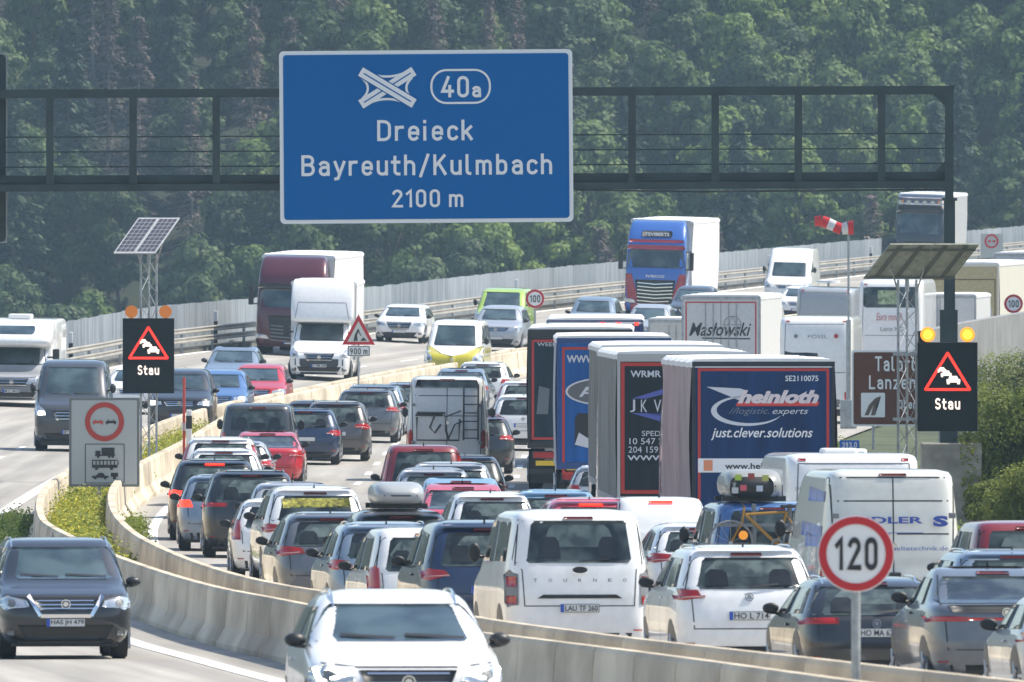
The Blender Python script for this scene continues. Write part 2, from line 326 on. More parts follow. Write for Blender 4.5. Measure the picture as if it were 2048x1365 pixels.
for i in range(len(yt)-1):
    for j in range(nr-1): a = i*nr+j; fs.append((a, a+1, a+nr+1, a+nr))
M_soil = mat('meadow_soil', (.06,.075,.03), .95, noise=.5, nscale=.6)
k1 = sum(1 for y in yt if y < 1436)*nr
tag(mesh('terrain', vs, [f for f in fs if f[0] < k1], M_soil, smooth=True), kind='structure')
tag(mesh('hillside', vs, [f for f in fs if f[0] >= k1], mat('forest_floor', (.018,.026,.012), .95, noise=.4, nscale=.3), smooth=True), kind='structure')
# painted lines, as thin sheets 5 mm above the road
M_line = mat('road_marking_white', (.68,.68,.66), .7, noise=.1, nscale=3)
def line_strip(r0, r1, spans, name):
    mb = MB()
    for a, b in spans:
        n = max(1, int((b-a)/4)); vv = []; ff = []
        for k in range(n+1):
            y = a+(b-a)*k/n
            for r in (r0, r1): x = xB(y)+r; vv.append((x, y, gz(x, y)+.008))
        for k in range(n): ff.append((2*k, 2*k+1, 2*k+3, 2*k+2))
        mb.add(vv, ff)
    tag(mb.build(name, M_line), kind='structure')
def solid_rel(fn, off, w, a, b, name):
    mb = MB(); vv = []; ff = []; n = int((b-a)/5)
    for k in range(n+1):
        y = a+(b-a)*k/n
        for r in (off, off+w): x = fn(y)+r; vv.append((x, y, gz(x, y)+.008))
    for k in range(n): ff.append((2*k, 2*k+1, 2*k+3, 2*k+2))
    mb.add(vv, ff); tag(mb.build(name, M_line), kind='structure')
solid_rel(xA, -1.35, .3, 150, 1200, 'edge_marking')
solid_rel(xB, .75, .2, 150, 1200, 'edge_marking')
solid_rel(xB, 12.6, .25, 150, 1200, 'edge_marking')
solid_rel(xB, -11.9, .25, 420, 1300, 'edge_marking')
dash = [(150+18*k, 156+18*k) for k in range(62)]
line_strip(4.5, 4.66, dash, 'lane_marking'); line_strip(8.3, 8.46, dash, 'lane_marking')
line_strip(-5.4, -5.24, [(470+18*k, 476+18*k) for k in range(44)], 'lane_marking')
line_strip(-9.2, -9.04, [(470+18*k, 476+18*k) for k in range(44)], 'lane_marking')
# ---------------------------------------------------------------- concrete median barriers
def concrete_mat(name, c0, c1):
    m = bpy.data.materials.new(name); m.use_nodes = True; n = m.node_tree; b = n.nodes['Principled BSDF']; L = n.links
    tc = n.nodes.new('ShaderNodeTexCoord')
    mp = n.nodes.new('ShaderNodeMapping'); mp.inputs['Scale'].default_value = (.28, .9, 1); L.new(tc.outputs['UV'], mp.inputs[0])
    nz = n.nodes.new('ShaderNodeTexNoise'); nz.inputs['Scale'].default_value = 1; nz.inputs['Detail'].default_value = 7; L.new(mp.outputs[0], nz.inputs['Vector'])
    cr = n.nodes.new('ShaderNodeValToRGB'); cr.color_ramp.elements[0].position = .32; cr.color_ramp.elements[1].position = .62
    cr.color_ramp.elements[0].color = (*c0, 1); cr.color_ramp.elements[1].color = (*c1, 1); L.new(nz.outputs[0], cr.inputs[0])
    n2 = n.nodes.new('ShaderNodeTexNoise'); n2.inputs['Scale'].default_value = .12; L.new(tc.outputs['UV'], n2.inputs['Vector'])
    mx = n.nodes.new('ShaderNodeMix'); mx.data_type = 'RGBA'; mx.blend_type = 'MULTIPLY'; mx.inputs[0].default_value = .6
    c2 = n.nodes.new('ShaderNodeValToRGB'); c2.color_ramp.elements[0].position = .35; c2.color_ramp.elements[0].color = (.62,.60,.58,1); c2.color_ramp.elements[1].position = .6; c2.color_ramp.elements[1].color = (1,1,1,1)
    L.new(n2.outputs[0], c2.inputs[0]); L.new(cr.outputs[0], mx.inputs[6]); L.new(c2.outputs[0], mx.inputs[7]); L.new(mx.outputs[2], b.inputs['Base Color'])
    bp = n.nodes.new('ShaderNodeBump'); bp.inputs['Strength'].default_value = .12; bp.inputs['Distance'].default_value = .02
    n3 = n.nodes.new('ShaderNodeTexNoise'); n3.inputs['Scale'].default_value = 14; L.new(tc.outputs['Object'], n3.inputs['Vector']); L.new(n3.outputs[0], bp.inputs['Height']); L.new(bp.outputs[0], b.inputs['Normal'])
    b.inputs['Roughness'].default_value = .85
    return m
M_conc = concrete_mat('barrier_concrete', (.38,.32,.235), (.66,.58,.445))
def barrier(fn, a, b, H, seg, label, end_cap=True):
    root = None; mb = MB(); uv = []
    prof = [(-.24,-.05),(-.24,.07),(-.12,.28),(-.085,H-.05),(-.06,H),(.06,H),(.085,H-.05),(.12,.28),(.24,.07),(.24,-.05)]
    plen = [0.]
    for i in range(1, len(prof)): plen.append(plen[-1]+math.hypot(prof[i][0]-prof[i-1][0], prof[i][1]-prof[i-1][1]))
    y = a; s = 0.; cnt = 0
    while y < b:
        y1 = min(b, y+seg); n = 2; vv = []; ff = []; uu = []
        for k in range(n+1):
            yy = y+(y1-y-.13)*k/n; th = math.atan2(fn(yy+3)-fn(yy-3), 6); nx, ny = math.cos(th), -math.sin(th)
            # joints are narrow grooves: sections end slightly tapered
            for (o, h), pl in zip(prof, plen):
                px = fn(yy)+nx*o; py = yy+ny*o
                vv.append((px, py, gz(fn(yy), yy)+h)); uu.append((s+(y1-y)*k/n, pl))
        q = len(prof)
        for k in range(n):
            for j in range(q-1): ff.append((k*q+j, (k+1)*q+j, (k+1)*q+j+1, k*q+j+1))
        ff += [tuple(range(q)), tuple(n*q+j for j in range(q))[::-1]]
        mb.add(vv, ff); uv += uu; s += y1-y+random.random()*3; y = y1; cnt += 1
    o = mb.build('concrete_barrier', M_conc); ul = o.data.uv_layers.new(name='UVMap')
    for p in o.data.polygons:
        for li in p.loop_indices: ul.data[li].uv = uv[o.data.loops[li].vertex_index]
    tag(o, label, 'crash barrier'); return o
barrier(xB, 132, 1250, .85, 6.0, 'long beige concrete barrier directly beside the jammed inner lane')
barrier(xA, 132, 1250, .80, 6.0, 'long concrete barrier along the oncoming lanes, curving in front of the other barrier')
# ---------------------------------------------------------------- overhead sign gantry
M_dgreen = mat('gantry_paint', (.032,.048,.048), .6, .1, noise=.25, nscale=1.5)
def W2(u, v, s): return ((u-1024)/s, F/s, CAMZ-(v-VH)/s)
GS = 92.0; GY = F/GS
def gx(u): return (u-1024)/GS
def gzv(v): return CAMZ-(v-VH)/GS
px = gx(1898); pg = gz(px, GY)
g = empty('sign_gantry', (px, GY, pg), 'dark green overhead gantry with railings spanning the motorway', 'gantry')
def lx(u): return gx(u)-px
def lz(v): return gzv(v)-pg
xl = lx(-900)
def tilt(u): return (1898-u)*.0042   # the beams sag a little to the left in the photo
def beam(name, v0, v1, y0, y1, x0=None, x1=None, b=.01):
    x0 = xl if x0 is None else x0; x1 = lx(1907) if x1 is None else x1; dz = (1898+900)*.0042/GS
    mb = MB(); z0, z1 = lz(v1), lz(v0)
    mb.add([(x0,y0,z0-dz),(x1,y0,z0),(x1,y1,z0),(x0,y1,z0-dz),(x0,y0,z1-dz),(x1,y0,z1),(x1,y1,z1),(x0,y1,z1-dz)], [(0,3,2,1),(4,5,6,7),(0,1,5,4),(1,2,6,5),(2,3,7,6),(3,0,4,7)])
    return mb.build(name, M_dgreen, g)
beam('top_beam', 172, 189, -.09, .09); beam('bottom_beam', 362, 376, -.10, .10)
beam('walkway', 345, 359, .14, .95); beam('rear_beam', 172, 186, 1.0, 1.15); beam('rear_bottom_beam', 344, 374, 1.0, 1.14)
for i, v in enumerate((267, 297, 327)): beam('handrail', v-1.3, v+1.3, .88, .92)
for u in [1763-166.3*k for k in range(0, 17)]:
    dz = tilt(u)/GS; MB().box(lx(u-7.5), lx(u+7.5), -.085, .085, lz(362)-dz, lz(189)-dz).build('upright', M_dgreen, g)
    MB().box(lx(u-4), lx(u+4), 1.01, 1.13, lz(345)-dz, lz(186)-dz).build('rear_upright', M_dgreen, g)
mb = MB(); mb.box(lx(1890), lx(1907), -.088, .088, lz(398), lz(189)+.001); mb.box(lx(1888), lx(1910), -.10, .10, lz(620), lz(400)); mb.box(lx(1880), lx(1915), -.16, .16, 0, lz(620)); mb.build('post', M_dgreen, g)
MB().box(lx(1884), lx(1914), -.17, .17, lz(402), lz(396)).build('flange', M_dgreen, g)
flat('gusset', [[(lx(1866), lz(189)), (lx(1890), lz(189)), (lx(1890), lz(212))]], -.04, M_dgreen, g, .08); flat('gusset', [[(lx(1868), lz(345)), (lx(1890), lz(345)), (lx(1890), lz(322))]], -.04, M_dgreen, g, .08)
MB().box(lx(1892), lx(1906), .98, 1.16, lz(344), lz(186)).build('rear_post', M_dgreen, g)
f = MB().box(gx(1842), gx(1962), GY-.55, GY+.6, pg-.3, gzv(886), .03).build('gantry_foundation', mat('foundation_concrete', (.3,.27,.22), .85, noise=.3, nscale=3)); tag(f, 'stained concrete block around the foot of the gantry post', 'foundation')
# ---- the blue direction sign
sx0, sx1, sz0, sz1 = gx(561), gx(1147), gzv(446), gzv(101)
cxs = (sx0+sx1)/2; ys_ = GY-.32
sg = empty('direction_sign', (cxs, ys_, sz0), 'large blue motorway sign with white lettering on the gantry', 'road sign', rot=(0, R(-.45), 0))
SW, SH = sx1-sx0, sz1-sz0
def q(u, v): return (gx(u)-cxs, gzv(v)-sz0)
M_signw = mat('sign_white', (.78,.78,.76), .6, spec=.2); M_signb = mat('sign_blue', (.0,.115,.35), .8, spec=.02)
bd = flat('sign_border', [rrect(-SW/2, SW/2, 0, SH, .10)], -.0, M_signw, sg, .04)
flat('sign_face', [rrect(-SW/2+.085, SW/2-.085, .085, SH-.085, .07)], -.014, M_signb, sg, .01)
for xx in (-2.2, -.7, .7, 2.2): MB().box(xx-.05, xx+.05, .045, .20, .1, SH-.1).build('bracket', M_dgreen, sg)
def T(s, u0, u1, v0, v1, t=.145): 
    (a, b), (c, d) = q(u0, v1), q(u1, v0); din(s, a, c, b, d, -.020, M_signw, sg, t)
T('Dreieck', 756, 948, 240, 282); T('Bayreuth/Kulmbach', 604, 1105, 309, 351); T('2100 m', 783, 927, 379, 415); T('40', 883, 940, 153, 196); T('a', 946, 965, 165, 196, .18)
mb = MB(); 
(a, b), (c, d) = q(863, 209), q(984, 139); o = rrect(a, c, b, d, (d-b)/2*.92, 8); i_ = rrect(a+.045, c-.045, b+.045, d-.045, (d-b)/2*.92-.045, 8)
flat('number_ring', [[o[k], o[(k+1) % len(o)], i_[(k+1) % len(i_)], i_[k]] for k in range(len(o))], -.028, M_signw, sg, .006)
# crossing symbol: two carriageway pairs and four linking curves
def S(pts, w_): return stroke([q(*p) for p in pts], w_)
def arcq(x0, y0, xm, ym, x1, y1): return [((1-t)**2*x0+2*t*(1-t)*xm+t*t*x1, (1-t)**2*y0+2*t*(1-t)*ym+t*t*y1) for t in [k/10 for k in range(11)]]
def rib(name, pts, w_, y, m): 
    mb = MB()
    for qq in ribbon([q(*p) for p in pts], w_): mb.add([(v.x, y, v.y) for v in qq], [(0,1,2,3)])
    return mb.build(name, m, sg)
for k, (a_, w_) in enumerate([(arcq(740,146,776,160,812,146), .05), (arcq(740,206,776,190,812,206), .05), (arcq(728,157,748,176,728,196), .05), (arcq(825,157,805,176,825,196), .05)]): rib('junction_symbol', a_, w_, -.020-.002*k, M_signw)
rib('junction_symbol', [(823,147),(731,204)], .21, -.030, M_signw); rib('junction_gap', [(823,147),(731,204)], .028, -.034, M_signb)
rib('junction_gap', [(733,148),(821,202)], .26, -.038, M_signb); rib('junction_symbol', [(731,147),(823,203)], .21, -.042, M_signw); rib('junction_gap', [(731,147),(823,203)], .028, -.046, M_signb)
for zz in (1.0, 2.75): MB().box(-2.9, 2.9, .10, .16, zz-.04, zz+.04).build('mounting_rail', M_dgreen, sg)
MB().tube([(lx(1150), -.1, lz(380)), (lx(1400), -.11, lz(384)), (lx(1890), -.11, lz(379))], .022, 6).build('cable', M_black, g)
for u in [1763-166.3*k for k in range(0, 14)]:
    for v in (181, 369): MB().box(lx(u-11), lx(u+11), -.108, -.09, lz(v+6)-tilt(u)/GS, lz(v-6)-tilt(u)/GS).build('joint_plate', M_dgreen, g)
# ---- back of the neighbouring sign at the left edge
bx0, bx1, bz0, bz1 = gx(-480), gx(9), gzv(485), gzv(108)
s2 = empty('direction_sign', ((bx0+bx1)/2, GY+1.35, bz0), 'dark back of a second gantry sign cut off by the left edge', 'road sign')
w2 = (bx1-bx0)/2; flat('sign_border', [rrect(-w2, w2, 0, bz1-bz0, .12)], 0, M_dgreen, s2, .03)
flat('sign_rim', frame_polys(-w2-.02, w2+.02, -.02, bz1-bz0+.02, .03), .0, mat('alloy_edge', (.3,.31,.31), .4, .5), s2, .05)
for zz in (.4, 1.3, 2.2, 3.1, 3.8): MB().box(-w2+.05, w2-.02, -.08, -.005, zz-.04, zz+.04).build('stiffener', M_dgreen, s2)
# ---------------------------------------------------------------- LED warning panels on lattice masts
M_led = mat('led_panel_black', (.012,.017,.018), .7, spec=.2); M_ledr = mat('led_red', (.5,.01,.01), .5, emit=(1,.03,.015), es=1.5); M_ledw = mat('led_white', (.6,.5,.45), .5, emit=(1,.80,.66), es=.9)
def warn_panel(u, s, vt, vb, w_px, lampmat, label, mast_u, solar):
    x, y = (u-1024)/s, F/s; z0 = gz(x, y); root = empty('warning_panel', (x, y, z0), label, 'LED sign'); 
    def Z(v): return CAMZ-(v-VH)/s-z0
    w_ = w_px/s/2; zt, zb_ = Z(vt), Z(vb); h = zt-zb_
    MB().box(-w_, w_, -.12, .10, zb_, zt, .015).build('housing', M_led, root)
    flat('led_triangle', [p for p in stroke([(-w_*.74, zb_+h*.47), (0, zb_+h*.88), (w_*.74, zb_+h*.47), (-w_*.74, zb_+h*.47)], w_*.085)], -.135, M_ledr, root, .008)
    c = []
    for ox, oz, k in ((-.16, .69, .6), (-.04, .645, .75), (.16, .575, .95)):
        bx, bz = ox*w_*1.2, zb_+h*oz; kk = k*w_*.24
        c += [[(bx-kk, bz-kk*.35), (bx+kk, bz-kk*.35), (bx+kk, bz+kk*.15), (bx-kk, bz+kk*.15)], [(bx-kk*.75, bz+kk*.18), (bx+kk*.75, bz+kk*.18), (bx+kk*.5, bz+kk*.62), (bx-kk*.5, bz+kk*.62)],
              [(bx-kk*.95, bz-kk*.6), (bx-kk*.55, bz-kk*.6), (bx-kk*.55, bz-kk*.38), (bx-kk*.95, bz-kk*.38)], [(bx+kk*.55, bz-kk*.6), (bx+kk*.95, bz-kk*.6), (bx+kk*.95, bz-kk*.38), (bx+kk*.55, bz-kk*.38)]]
    flat('led_cars', c, -.135, M_ledw, root, .008)
    din('Stau', -w_*.42, w_*.42, zb_+h*.245, zb_+h*.375, -.135, M_ledw, root, .17, name='led_lettering')
    for sx in (-1, 1):
        l = MB().disc((sx*w_*.66, -.06, zt+.16), .155, .12, 'y', 24).build('warning_lamp', lampmat, root)
        if not solar[0]: MB().disc((sx*w_*.66, -.13, zt+.16), .10, .02, 'y', 20).build('bulb_lens', mat('hot_amber', (.9,.5,.05), .3, emit=(1,.47,.03), es=1.2), l)
        MB().disc((sx*w_*.66, .01, zt+.16), .13, .10, 'y', 20).box(sx*w_*.66-.03, sx*w_*.66+.03, -.03, .03, zt, zt+.05).build('lamp_housing', M_black, l)
    # lattice mast
    mx = (mast_u-u)/s; top = Z(solar[1])+.0; ml = MB(); legs = [(mx-.19, .25), (mx+.19, .25), (mx, .58)]
    for a, b in legs: ml.tube([(a, b, 0), (a, b, top)], .028, 8)
    k = int(top/.8)
    for i in range(k):
        for (a, b), (c_, d) in zip(legs, legs[1:]+legs[:1]):
            ml.tube([(a, b, .3+i*.8), (c_, d, .3+i*.8+.38)], .010, 5); ml.tube([(c_, d, .3+i*.8+.38), (a, b, .3+(i+1)*.8)], .010, 5)
    ml.build('lattice_mast', M_steel, root)
    for zz in (zb_+.25, zt-.25): MB().box(min(-.3, mx-.3), max(.3, mx+.3), .11, .24, zz-.03, zz+.03).build('crossbar', M_steel, root)
    MB().box(mx-.34, mx+.34, .05, .75, 0, .36, .02).build('base_cabinet', M_grey, root)
    # solar array: two panels side by side, tilted
    (ul, vt_, ur, skew, vb_) = solar[2:]; pw = (ur-ul)/s/2; x0 = (ul-u)/s; zt_, zb2 = Z(vt_), Z(vb_); dx = skew/s; front = solar[0]
    d0, d1 = (-.55, .55)
    arr = MB().tube([(mx, .4, top-.25), (mx, .4, zb2+(zt_-zb2)*.5-.05)], .045, 8).tube([(mx-.19, .25, top-.25), (mx-.35, d0+.35, zb2+(zt_-zb2)*.35-.04)], .02, 6).tube([(mx+.19, .25, top-.25), (mx+.35, d0+.35, zb2+(zt_-zb2)*.35-.04)], .02, 6).build('solar_bracket', M_steel, root)
    for i in (0, 1):
        a = x0+i*pw; v = [(a, zb2), (a+pw-.015, zb2), (a+pw-.015+dx, zt_), (a+dx, zt_)]; yy = [d0, d0, d1, d1] if front else [d0, d0, d1, d1]
        if not front: yy = [d1*.2+.1, d1*.2+.1, d0-.0, d0-.0]
        vs = [(p[0], yv, p[1]) for p, yv in zip(v, yy)]; n = (Vector(vs[1])-Vector(vs[0])).cross(Vector(vs[3])-Vector(vs[0])).normalized()
        if n.z < 0: n = -n
        t = [tuple(Vector(p)-n*.035) for p in vs]; pnl = mesh('solar_panel', vs+t, [(0,1,2,3),(7,6,5,4),(0,4,5,1),(1,5,6,2),(2,6,7,3),(3,7,4,0)], mat('panel_alloy', (.48,.49,.5), .45, .4, noise=.1) if front else mat('panel_backing', (.26,.27,.22), .7, noise=.25), root)
        P = lambda fx, fz, o: tuple(Vector(vs[0])*(1-fx)*(1-fz)+Vector(vs[1])*fx*(1-fz)+Vector(vs[2])*fx*fz+Vector(vs[3])*(1-fx)*fz+n*o)
        o = .004; mb = MB(); nx_, nz_ = 4, 9
        for ii in range(nx_):
            for jj in range(nz_):
                e = .012; f0, f1 = .05+.9*ii/nx_+e, .05+.9*(ii+1)/nx_-e; g0_, g1_ = .03+.94*jj/nz_+.006, .03+.94*(jj+1)/nz_-.006
                mb.add([P(f0, g0_, o), P(f1, g0_, o), P(f1, g1_, o), P(f0, g1_, o)], [(0,1,2,3)])
        mb.build('solar_cells', mat('solar_cells', (.05,.05,.065), .3, coat=.5), pnl)
        if not front:
            mb = MB()
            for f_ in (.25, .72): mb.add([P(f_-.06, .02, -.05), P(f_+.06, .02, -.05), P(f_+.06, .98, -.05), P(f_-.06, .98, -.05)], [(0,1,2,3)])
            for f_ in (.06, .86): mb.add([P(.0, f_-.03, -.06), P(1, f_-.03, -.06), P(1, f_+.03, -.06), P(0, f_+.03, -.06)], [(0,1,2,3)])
            mb.build('panel_rail', mat('dark_rail', (.10,.11,.09), .7), pnl)  # rails in a darker tone than the panel backing
    return root
M_amb_off = mat('amber_lamp_added_glow', (.55,.17,.02), .35, coat=.3, emit=(1,.25,.02), es=.12); M_amb_on = mat('lit_amber_lamp', (.9,.5,.05), .3, emit=(1,.27,.008), es=.75)  # the unlit lenses have a faint glow put into their material
warn_panel(297, 82, 637, 787, 103, M_amb_off, 'dark LED traffic jam panel with unlit amber lamps and a solar panel showing its cells', 297, (True, 508, 228, 436, 312, 48, 506))
warn_panel(1895, 96, 685, 863, 120, M_amb_on, 'dark LED traffic jam panel with two glowing yellow lamps beside the brown sign', 1815, (False, 560, 1727, 487, 1907, 52, 556))
# ---------------------------------------------------------------- signs on posts
M_redsign = mat('sign_red', (.50,.012,.02), .45); M_rimback = mat('sign_back', (.3,.31,.32), .5, .4)
def post_sign(name, u, s, label, cat='road sign', postr=.035, x=None, top=None):
    x, y = (u-1024)/s, F/s; z0 = gz(x, y); root = empty(name, (x, y, z0), label, cat)
    return root, (lambda v: CAMZ-(v-VH)/s-z0)
root, Z = post_sign('speed_limit_sign', 1712, 220, 'round 120 speed limit sign on a post in the median, lower right')
c = Z(1108); r = 77/220
MB().tube([(0, .04, 0), (0, .04, c-.1)], .042, 12).build('post', M_steel, root)
d = MB().disc((0, 0, c), r, .02, 'y', 56).build('sign_disc', M_signw, root); MB().disc((0, -.016, c), r*.965, .006, 'y', 56, r*.77).build('red_ring', M_redsign, d)
din('120', -r*.56, r*.56, c-r*.43, c+r*.43, -.018, M_ink, d, .17, gap=.16)
for zz in (-.2, .2): MB().box(-.09, .09, .012, .09, c+zz-.02, c+zz+.02).build('clamp', M_steel, root)
def round_sign(u, v, s, txt, rp, label, post=True):
    root, Z = post_sign('speed_limit_sign', u, s, label); c = Z(v); r = rp/s
    MB().tube([(0, .04, 0), (0, .04, c)], .035, 8).build('post', M_steel, root); d = MB().disc((0, 0, c), r, .02, 'y', 40).build('sign_disc', M_signw, root)
    MB().disc((0, -.016, c), r*.97, .006, 'y', 40, r*.74).build('red_ring', M_redsign, d); din(txt, -r*.55, r*.55, c-r*.38, c+r*.38, -.02, M_ink, d, .16)
round_sign(1070, 598, 57.2, '100', 19, 'small round 100 sign in the median left of the blue lorry')
round_sign(2027, 608, 58, '100', 19, 'round 100 sign above the grey wall at the right edge')
# no overtaking board
root, Z = post_sign('no_overtaking_sign', 208, 93, 'white rectangular no overtaking board with lorry, bus and trailer pictograms')
u0 = 208
def X(u): return (u-u0)/93
MB().tube([(X(198), .05, 0), (X(198), .05, Z(900))], .04, 10).build('post', M_steel, root)
o = flat('board_rim', [rrect(X(138), X(279), Z(974), Z(796), .03)], 0, mat('board_edge', (.16,.17,.16), .5), root, .05)
b = flat('board_face', [rrect(X(143), X(274), Z(969), Z(801), .02)], -.012, mat('board_white', (.42,.44,.42), .6, spec=.2), root, .008)
cx_, cz_, rr_ = X(209), Z(844), 39/93
MB().disc((cx_, -.022, cz_), rr_, .006, 'y', 44, rr_*.74).build('red_ring', mat('board_red', (.42,.035,.02), .5), b)
def carshape(cx, cz, k, m, nm):
    flat(nm, [[(cx-k, cz-k*.18), (cx+k, cz-k*.18), (cx+k, cz+k*.22), (cx-k, cz+k*.22)], [(cx-k*.72, cz+k*.22), (cx+k*.72, cz+k*.22), (cx+k*.55, cz+k*.62), (cx+k*.45, cz+k*.62), (cx+k*.55, cz+k*.28), (cx-k*.55, cz+k*.28), (cx-k*.45, cz+k*.62), (cx-k*.55, cz+k*.62)],
              [(cx-k*.95, cz-k*.42), (cx-k*.65, cz-k*.42), (cx-k*.65, cz-k*.17), (cx-k*.95, cz-k*.17)], [(cx+k*.65, cz-k*.42), (cx+k*.95, cz-k*.42), (cx+k*.95, cz-k*.17), (cx+k*.65, cz-k*.17)]], -.022, m, b, .004)
carshape(X(196), Z(845), .11, mat('pictogram_red', (.5,.05,.02), .5), 'red_car_pictogram'); carshape(X(222), Z(845), .11, M_ink, 'black_car_pictogram')
oo = rrect(X(170), X(249), Z(967), Z(888), .03); ii = rrect(X(170)+.014, X(249)-.014, Z(967)+.014, Z(888)-.014, .02)
flat('pictogram_frame', [[oo[k], oo[(k+1) % len(oo)], ii[(k+1) % len(ii)], ii[k]] for k in range(len(oo))], -.022, M_ink, b, .004)
def box_(a, b_, c_, d_): return [(X(a), Z(d_)), (X(b_), Z(d_)), (X(b_), Z(c_)), (X(a), Z(c_))]
flat('lorry_pictogram', [box_(203,229,896,910), box_(191,201,902,910), box_(190,230,910,912.5), box_(194,199,912,916), box_(216,221,912,916), box_(223,228,912,916)], -.022, M_ink, b, .004)
flat('bus_pictogram', [box_(184,235,930,936), box_(184,235,920,922)]+[box_(184+7.3*k,186+7.3*k,922,930) for k in range(8)]+[box_(190,196,936,940), box_(220,226,936,940)], -.022, M_ink, b, .004)
flat('trailer_pictogram', [box_(184,217,952,956), [(X(192),Z(952)),(X(210),Z(952)),(X(206),Z(946)),(X(198),Z(946))], box_(222,236,946,954), box_(188,193,956,959), box_(208,213,956,959), box_(226,232,954,959)], -.022, M_ink, b, .004)
# roadworks triangle with distance plate
root, Z = post_sign('roadworks_sign', 717, 64, 'red edged roadworks triangle with a 900 m plate beside the white box van')
def X(u): return (u-717)/64
MB().tube([(0, .04, 0), (0, .04, Z(640))], .03, 8).build('post', M_steel, root)
t = flat('triangle', [[(X(684), Z(690)), (X(750), Z(690)), (0, Z(629))]], 0, M_redsign, root, .02)
flat('triangle_field', [[(X(695), Z(684)), (X(739), Z(684)), (0, Z(643))]], -.012, mat('sign_cream', (.58,.58,.52), .5), t, .006)
flat('worker_pictogram', stroke([(X(709),Z(682)),(X(712),Z(670)),(X(717),Z(660))], .06)+stroke([(X(714),Z(682)),(X(712),Z(670))], .05)+stroke([(X(717),Z(662)),(X(722),Z(672))], .03)+[[(X(720),Z(682)),(X(734),Z(682)),(X(727),Z(675))]], -.02, M_ink, t, .004)
p = flat('distance_plate', [rrect(X(695), X(740), Z(713), Z(692), .03)], 0, M_signw, root, .02); flat('plate_border', frame_polys(X(696), X(739), Z(712), Z(693), .02), -.008, M_ink, p, .004)
din('900 m', X(700), X(735), Z(709), Z(697), -.012, M_ink, p, .15)
# far no overtaking board
root, Z = post_sign('no_overtaking_sign', 1983, 43.5, 'small distant white square board with a red ring near the far black lorry')
def X(u): return (u-1983)/43.5
MB().tube([(0, .04, 0), (0, .04, Z(500))], .04, 8).build('post', M_steel, root)
b = flat('board_face', [rrect(X(1961), X(2006), Z(515), Z(468), .04)], 0, mat('board_white', (.42,.44,.42), .6, spec=.2), root, .04)
MB().disc((X(1983), -.01, Z(483)), 14/43.5, .008, 'y', 32, 10.5/43.5).build('red_ring', M_redsign, b)
flat('car_pictogram', [[(X(1976),Z(485)),(X(1982),Z(485)),(X(1982),Z(481)),(X(1976),Z(481))], [(X(1985),Z(485)),(X(1991),Z(485)),(X(1991),Z(481)),(X(1985),Z(481))]], -.02, M_redsign, b, .004)
# brown tourist sign
root, Z = post_sign('tourist_sign', 1812, 71, 'brown tourist sign with white lettering and a small road picture')
def X(u): return (u-1812)/71
br = flat('sign_border', [rrect(X(1703), X(1922), Z(853), Z(701), .06)], 0, M_signw, root, .04); f = flat('sign_face', [rrect(X(1707), X(1918), Z(849), Z(705), .05)], -.014, mat('sign_brown', (.13,.048,.025), .8, spec=.02), root, .01)
din('Talbrücke', X(1750), X(1882), Z(743), Z(713), -.026, M_signw, f, .15); din('Lanzendorf', X(1738), X(1892), Z(779), Z(751), -.026, M_signw, f, .15)
din('Oberes', X(1797), X(1850), Z(818), Z(800), -.026, M_signw, f, .15); din('Maintal', X(1855), X(1905), Z(818), Z(800), -.026, M_signw, f, .15)
pf = flat('picture_field', [rrect(X(1722), X(1770), Z(835), Z(786), .03)], -.026, M_signw, f, .006)
flat('road_picture', [[(X(1729),Z(831)),(X(1737),Z(831)),(X(1748),Z(808)),(X(1762),Z(792)),(X(1750),Z(797)),(X(1738),Z(810))], [(X(1742),Z(831)),(X(1750),Z(831)),(X(1753),Z(808)),(X(1762),Z(793)),(X(1748),Z(805))]], -.036, mat('picture_brown', (.13,.09,.06), .6), pf, .005)
for uu in (1747, 1880): MB().tube([(X(uu), .06, 0), (X(uu), .06, Z(720))], .045, 8).build('post', M_steel, root)
# windsock
root, Z = post_sign('windsock', 1697, 66, 'red and white striped windsock on a tall thin mast', 'windsock')
MB().tube([(0, 0, 0), (0, 0, Z(640))], .075, 8).tube([(0, 0, Z(640)), (0, 0, Z(470))], .035, 8).build('mast', M_steel, root); MB().box(-.25, .25, -.2, .2, 0, Z(800), .02).build('mast_base', M_steel, root)
path = [((u_-1697)/66, -.02*i, Z(v_)) for i, (u_, v_) in enumerate([(1707,456),(1696,456),(1683,459),(1669,453),(1656,447),(1643,442),(1629,443)])]
rad = [.22,.20,.17,.165,.17,.165,.15]; m1, m2 = mat('windsock_red', (.65,.03,.03), .7), mat('windsock_white', (.72,.70,.68), .7)
for k in range(6):
    a, b_ = Vector(path[k]), Vector(path[k+1]); d_ = (b_-a).normalized(); e = d_.cross(Vector((0,1,0))).normalized(); mb = MB(); n = 12
    A = [a+(e*math.cos(2*math.pi*j/n)+Vector((0,1,0))*math.sin(2*math.pi*j/n))*rad[k] for j in range(n)]; Bq = [b_+(e*math.cos(2*math.pi*j/n)+Vector((0,1,0))*math.sin(2*math.pi*j/n))*rad[k+1] for j in range(n)]
    mb.add(A+Bq, [(j, (j+1) % n, n+(j+1) % n, n+j) for j in range(n)]+[tuple(range(n)), tuple(n+j for j in range(n))]); mb.build('sock_stripe', (m1, m2, m1, m2, m1, m1)[k], root, True)
MB().tube([(0, 0, Z(470)), (.1, 0, Z(456))], .02, 6).build('sock_arm', M_steel, root)
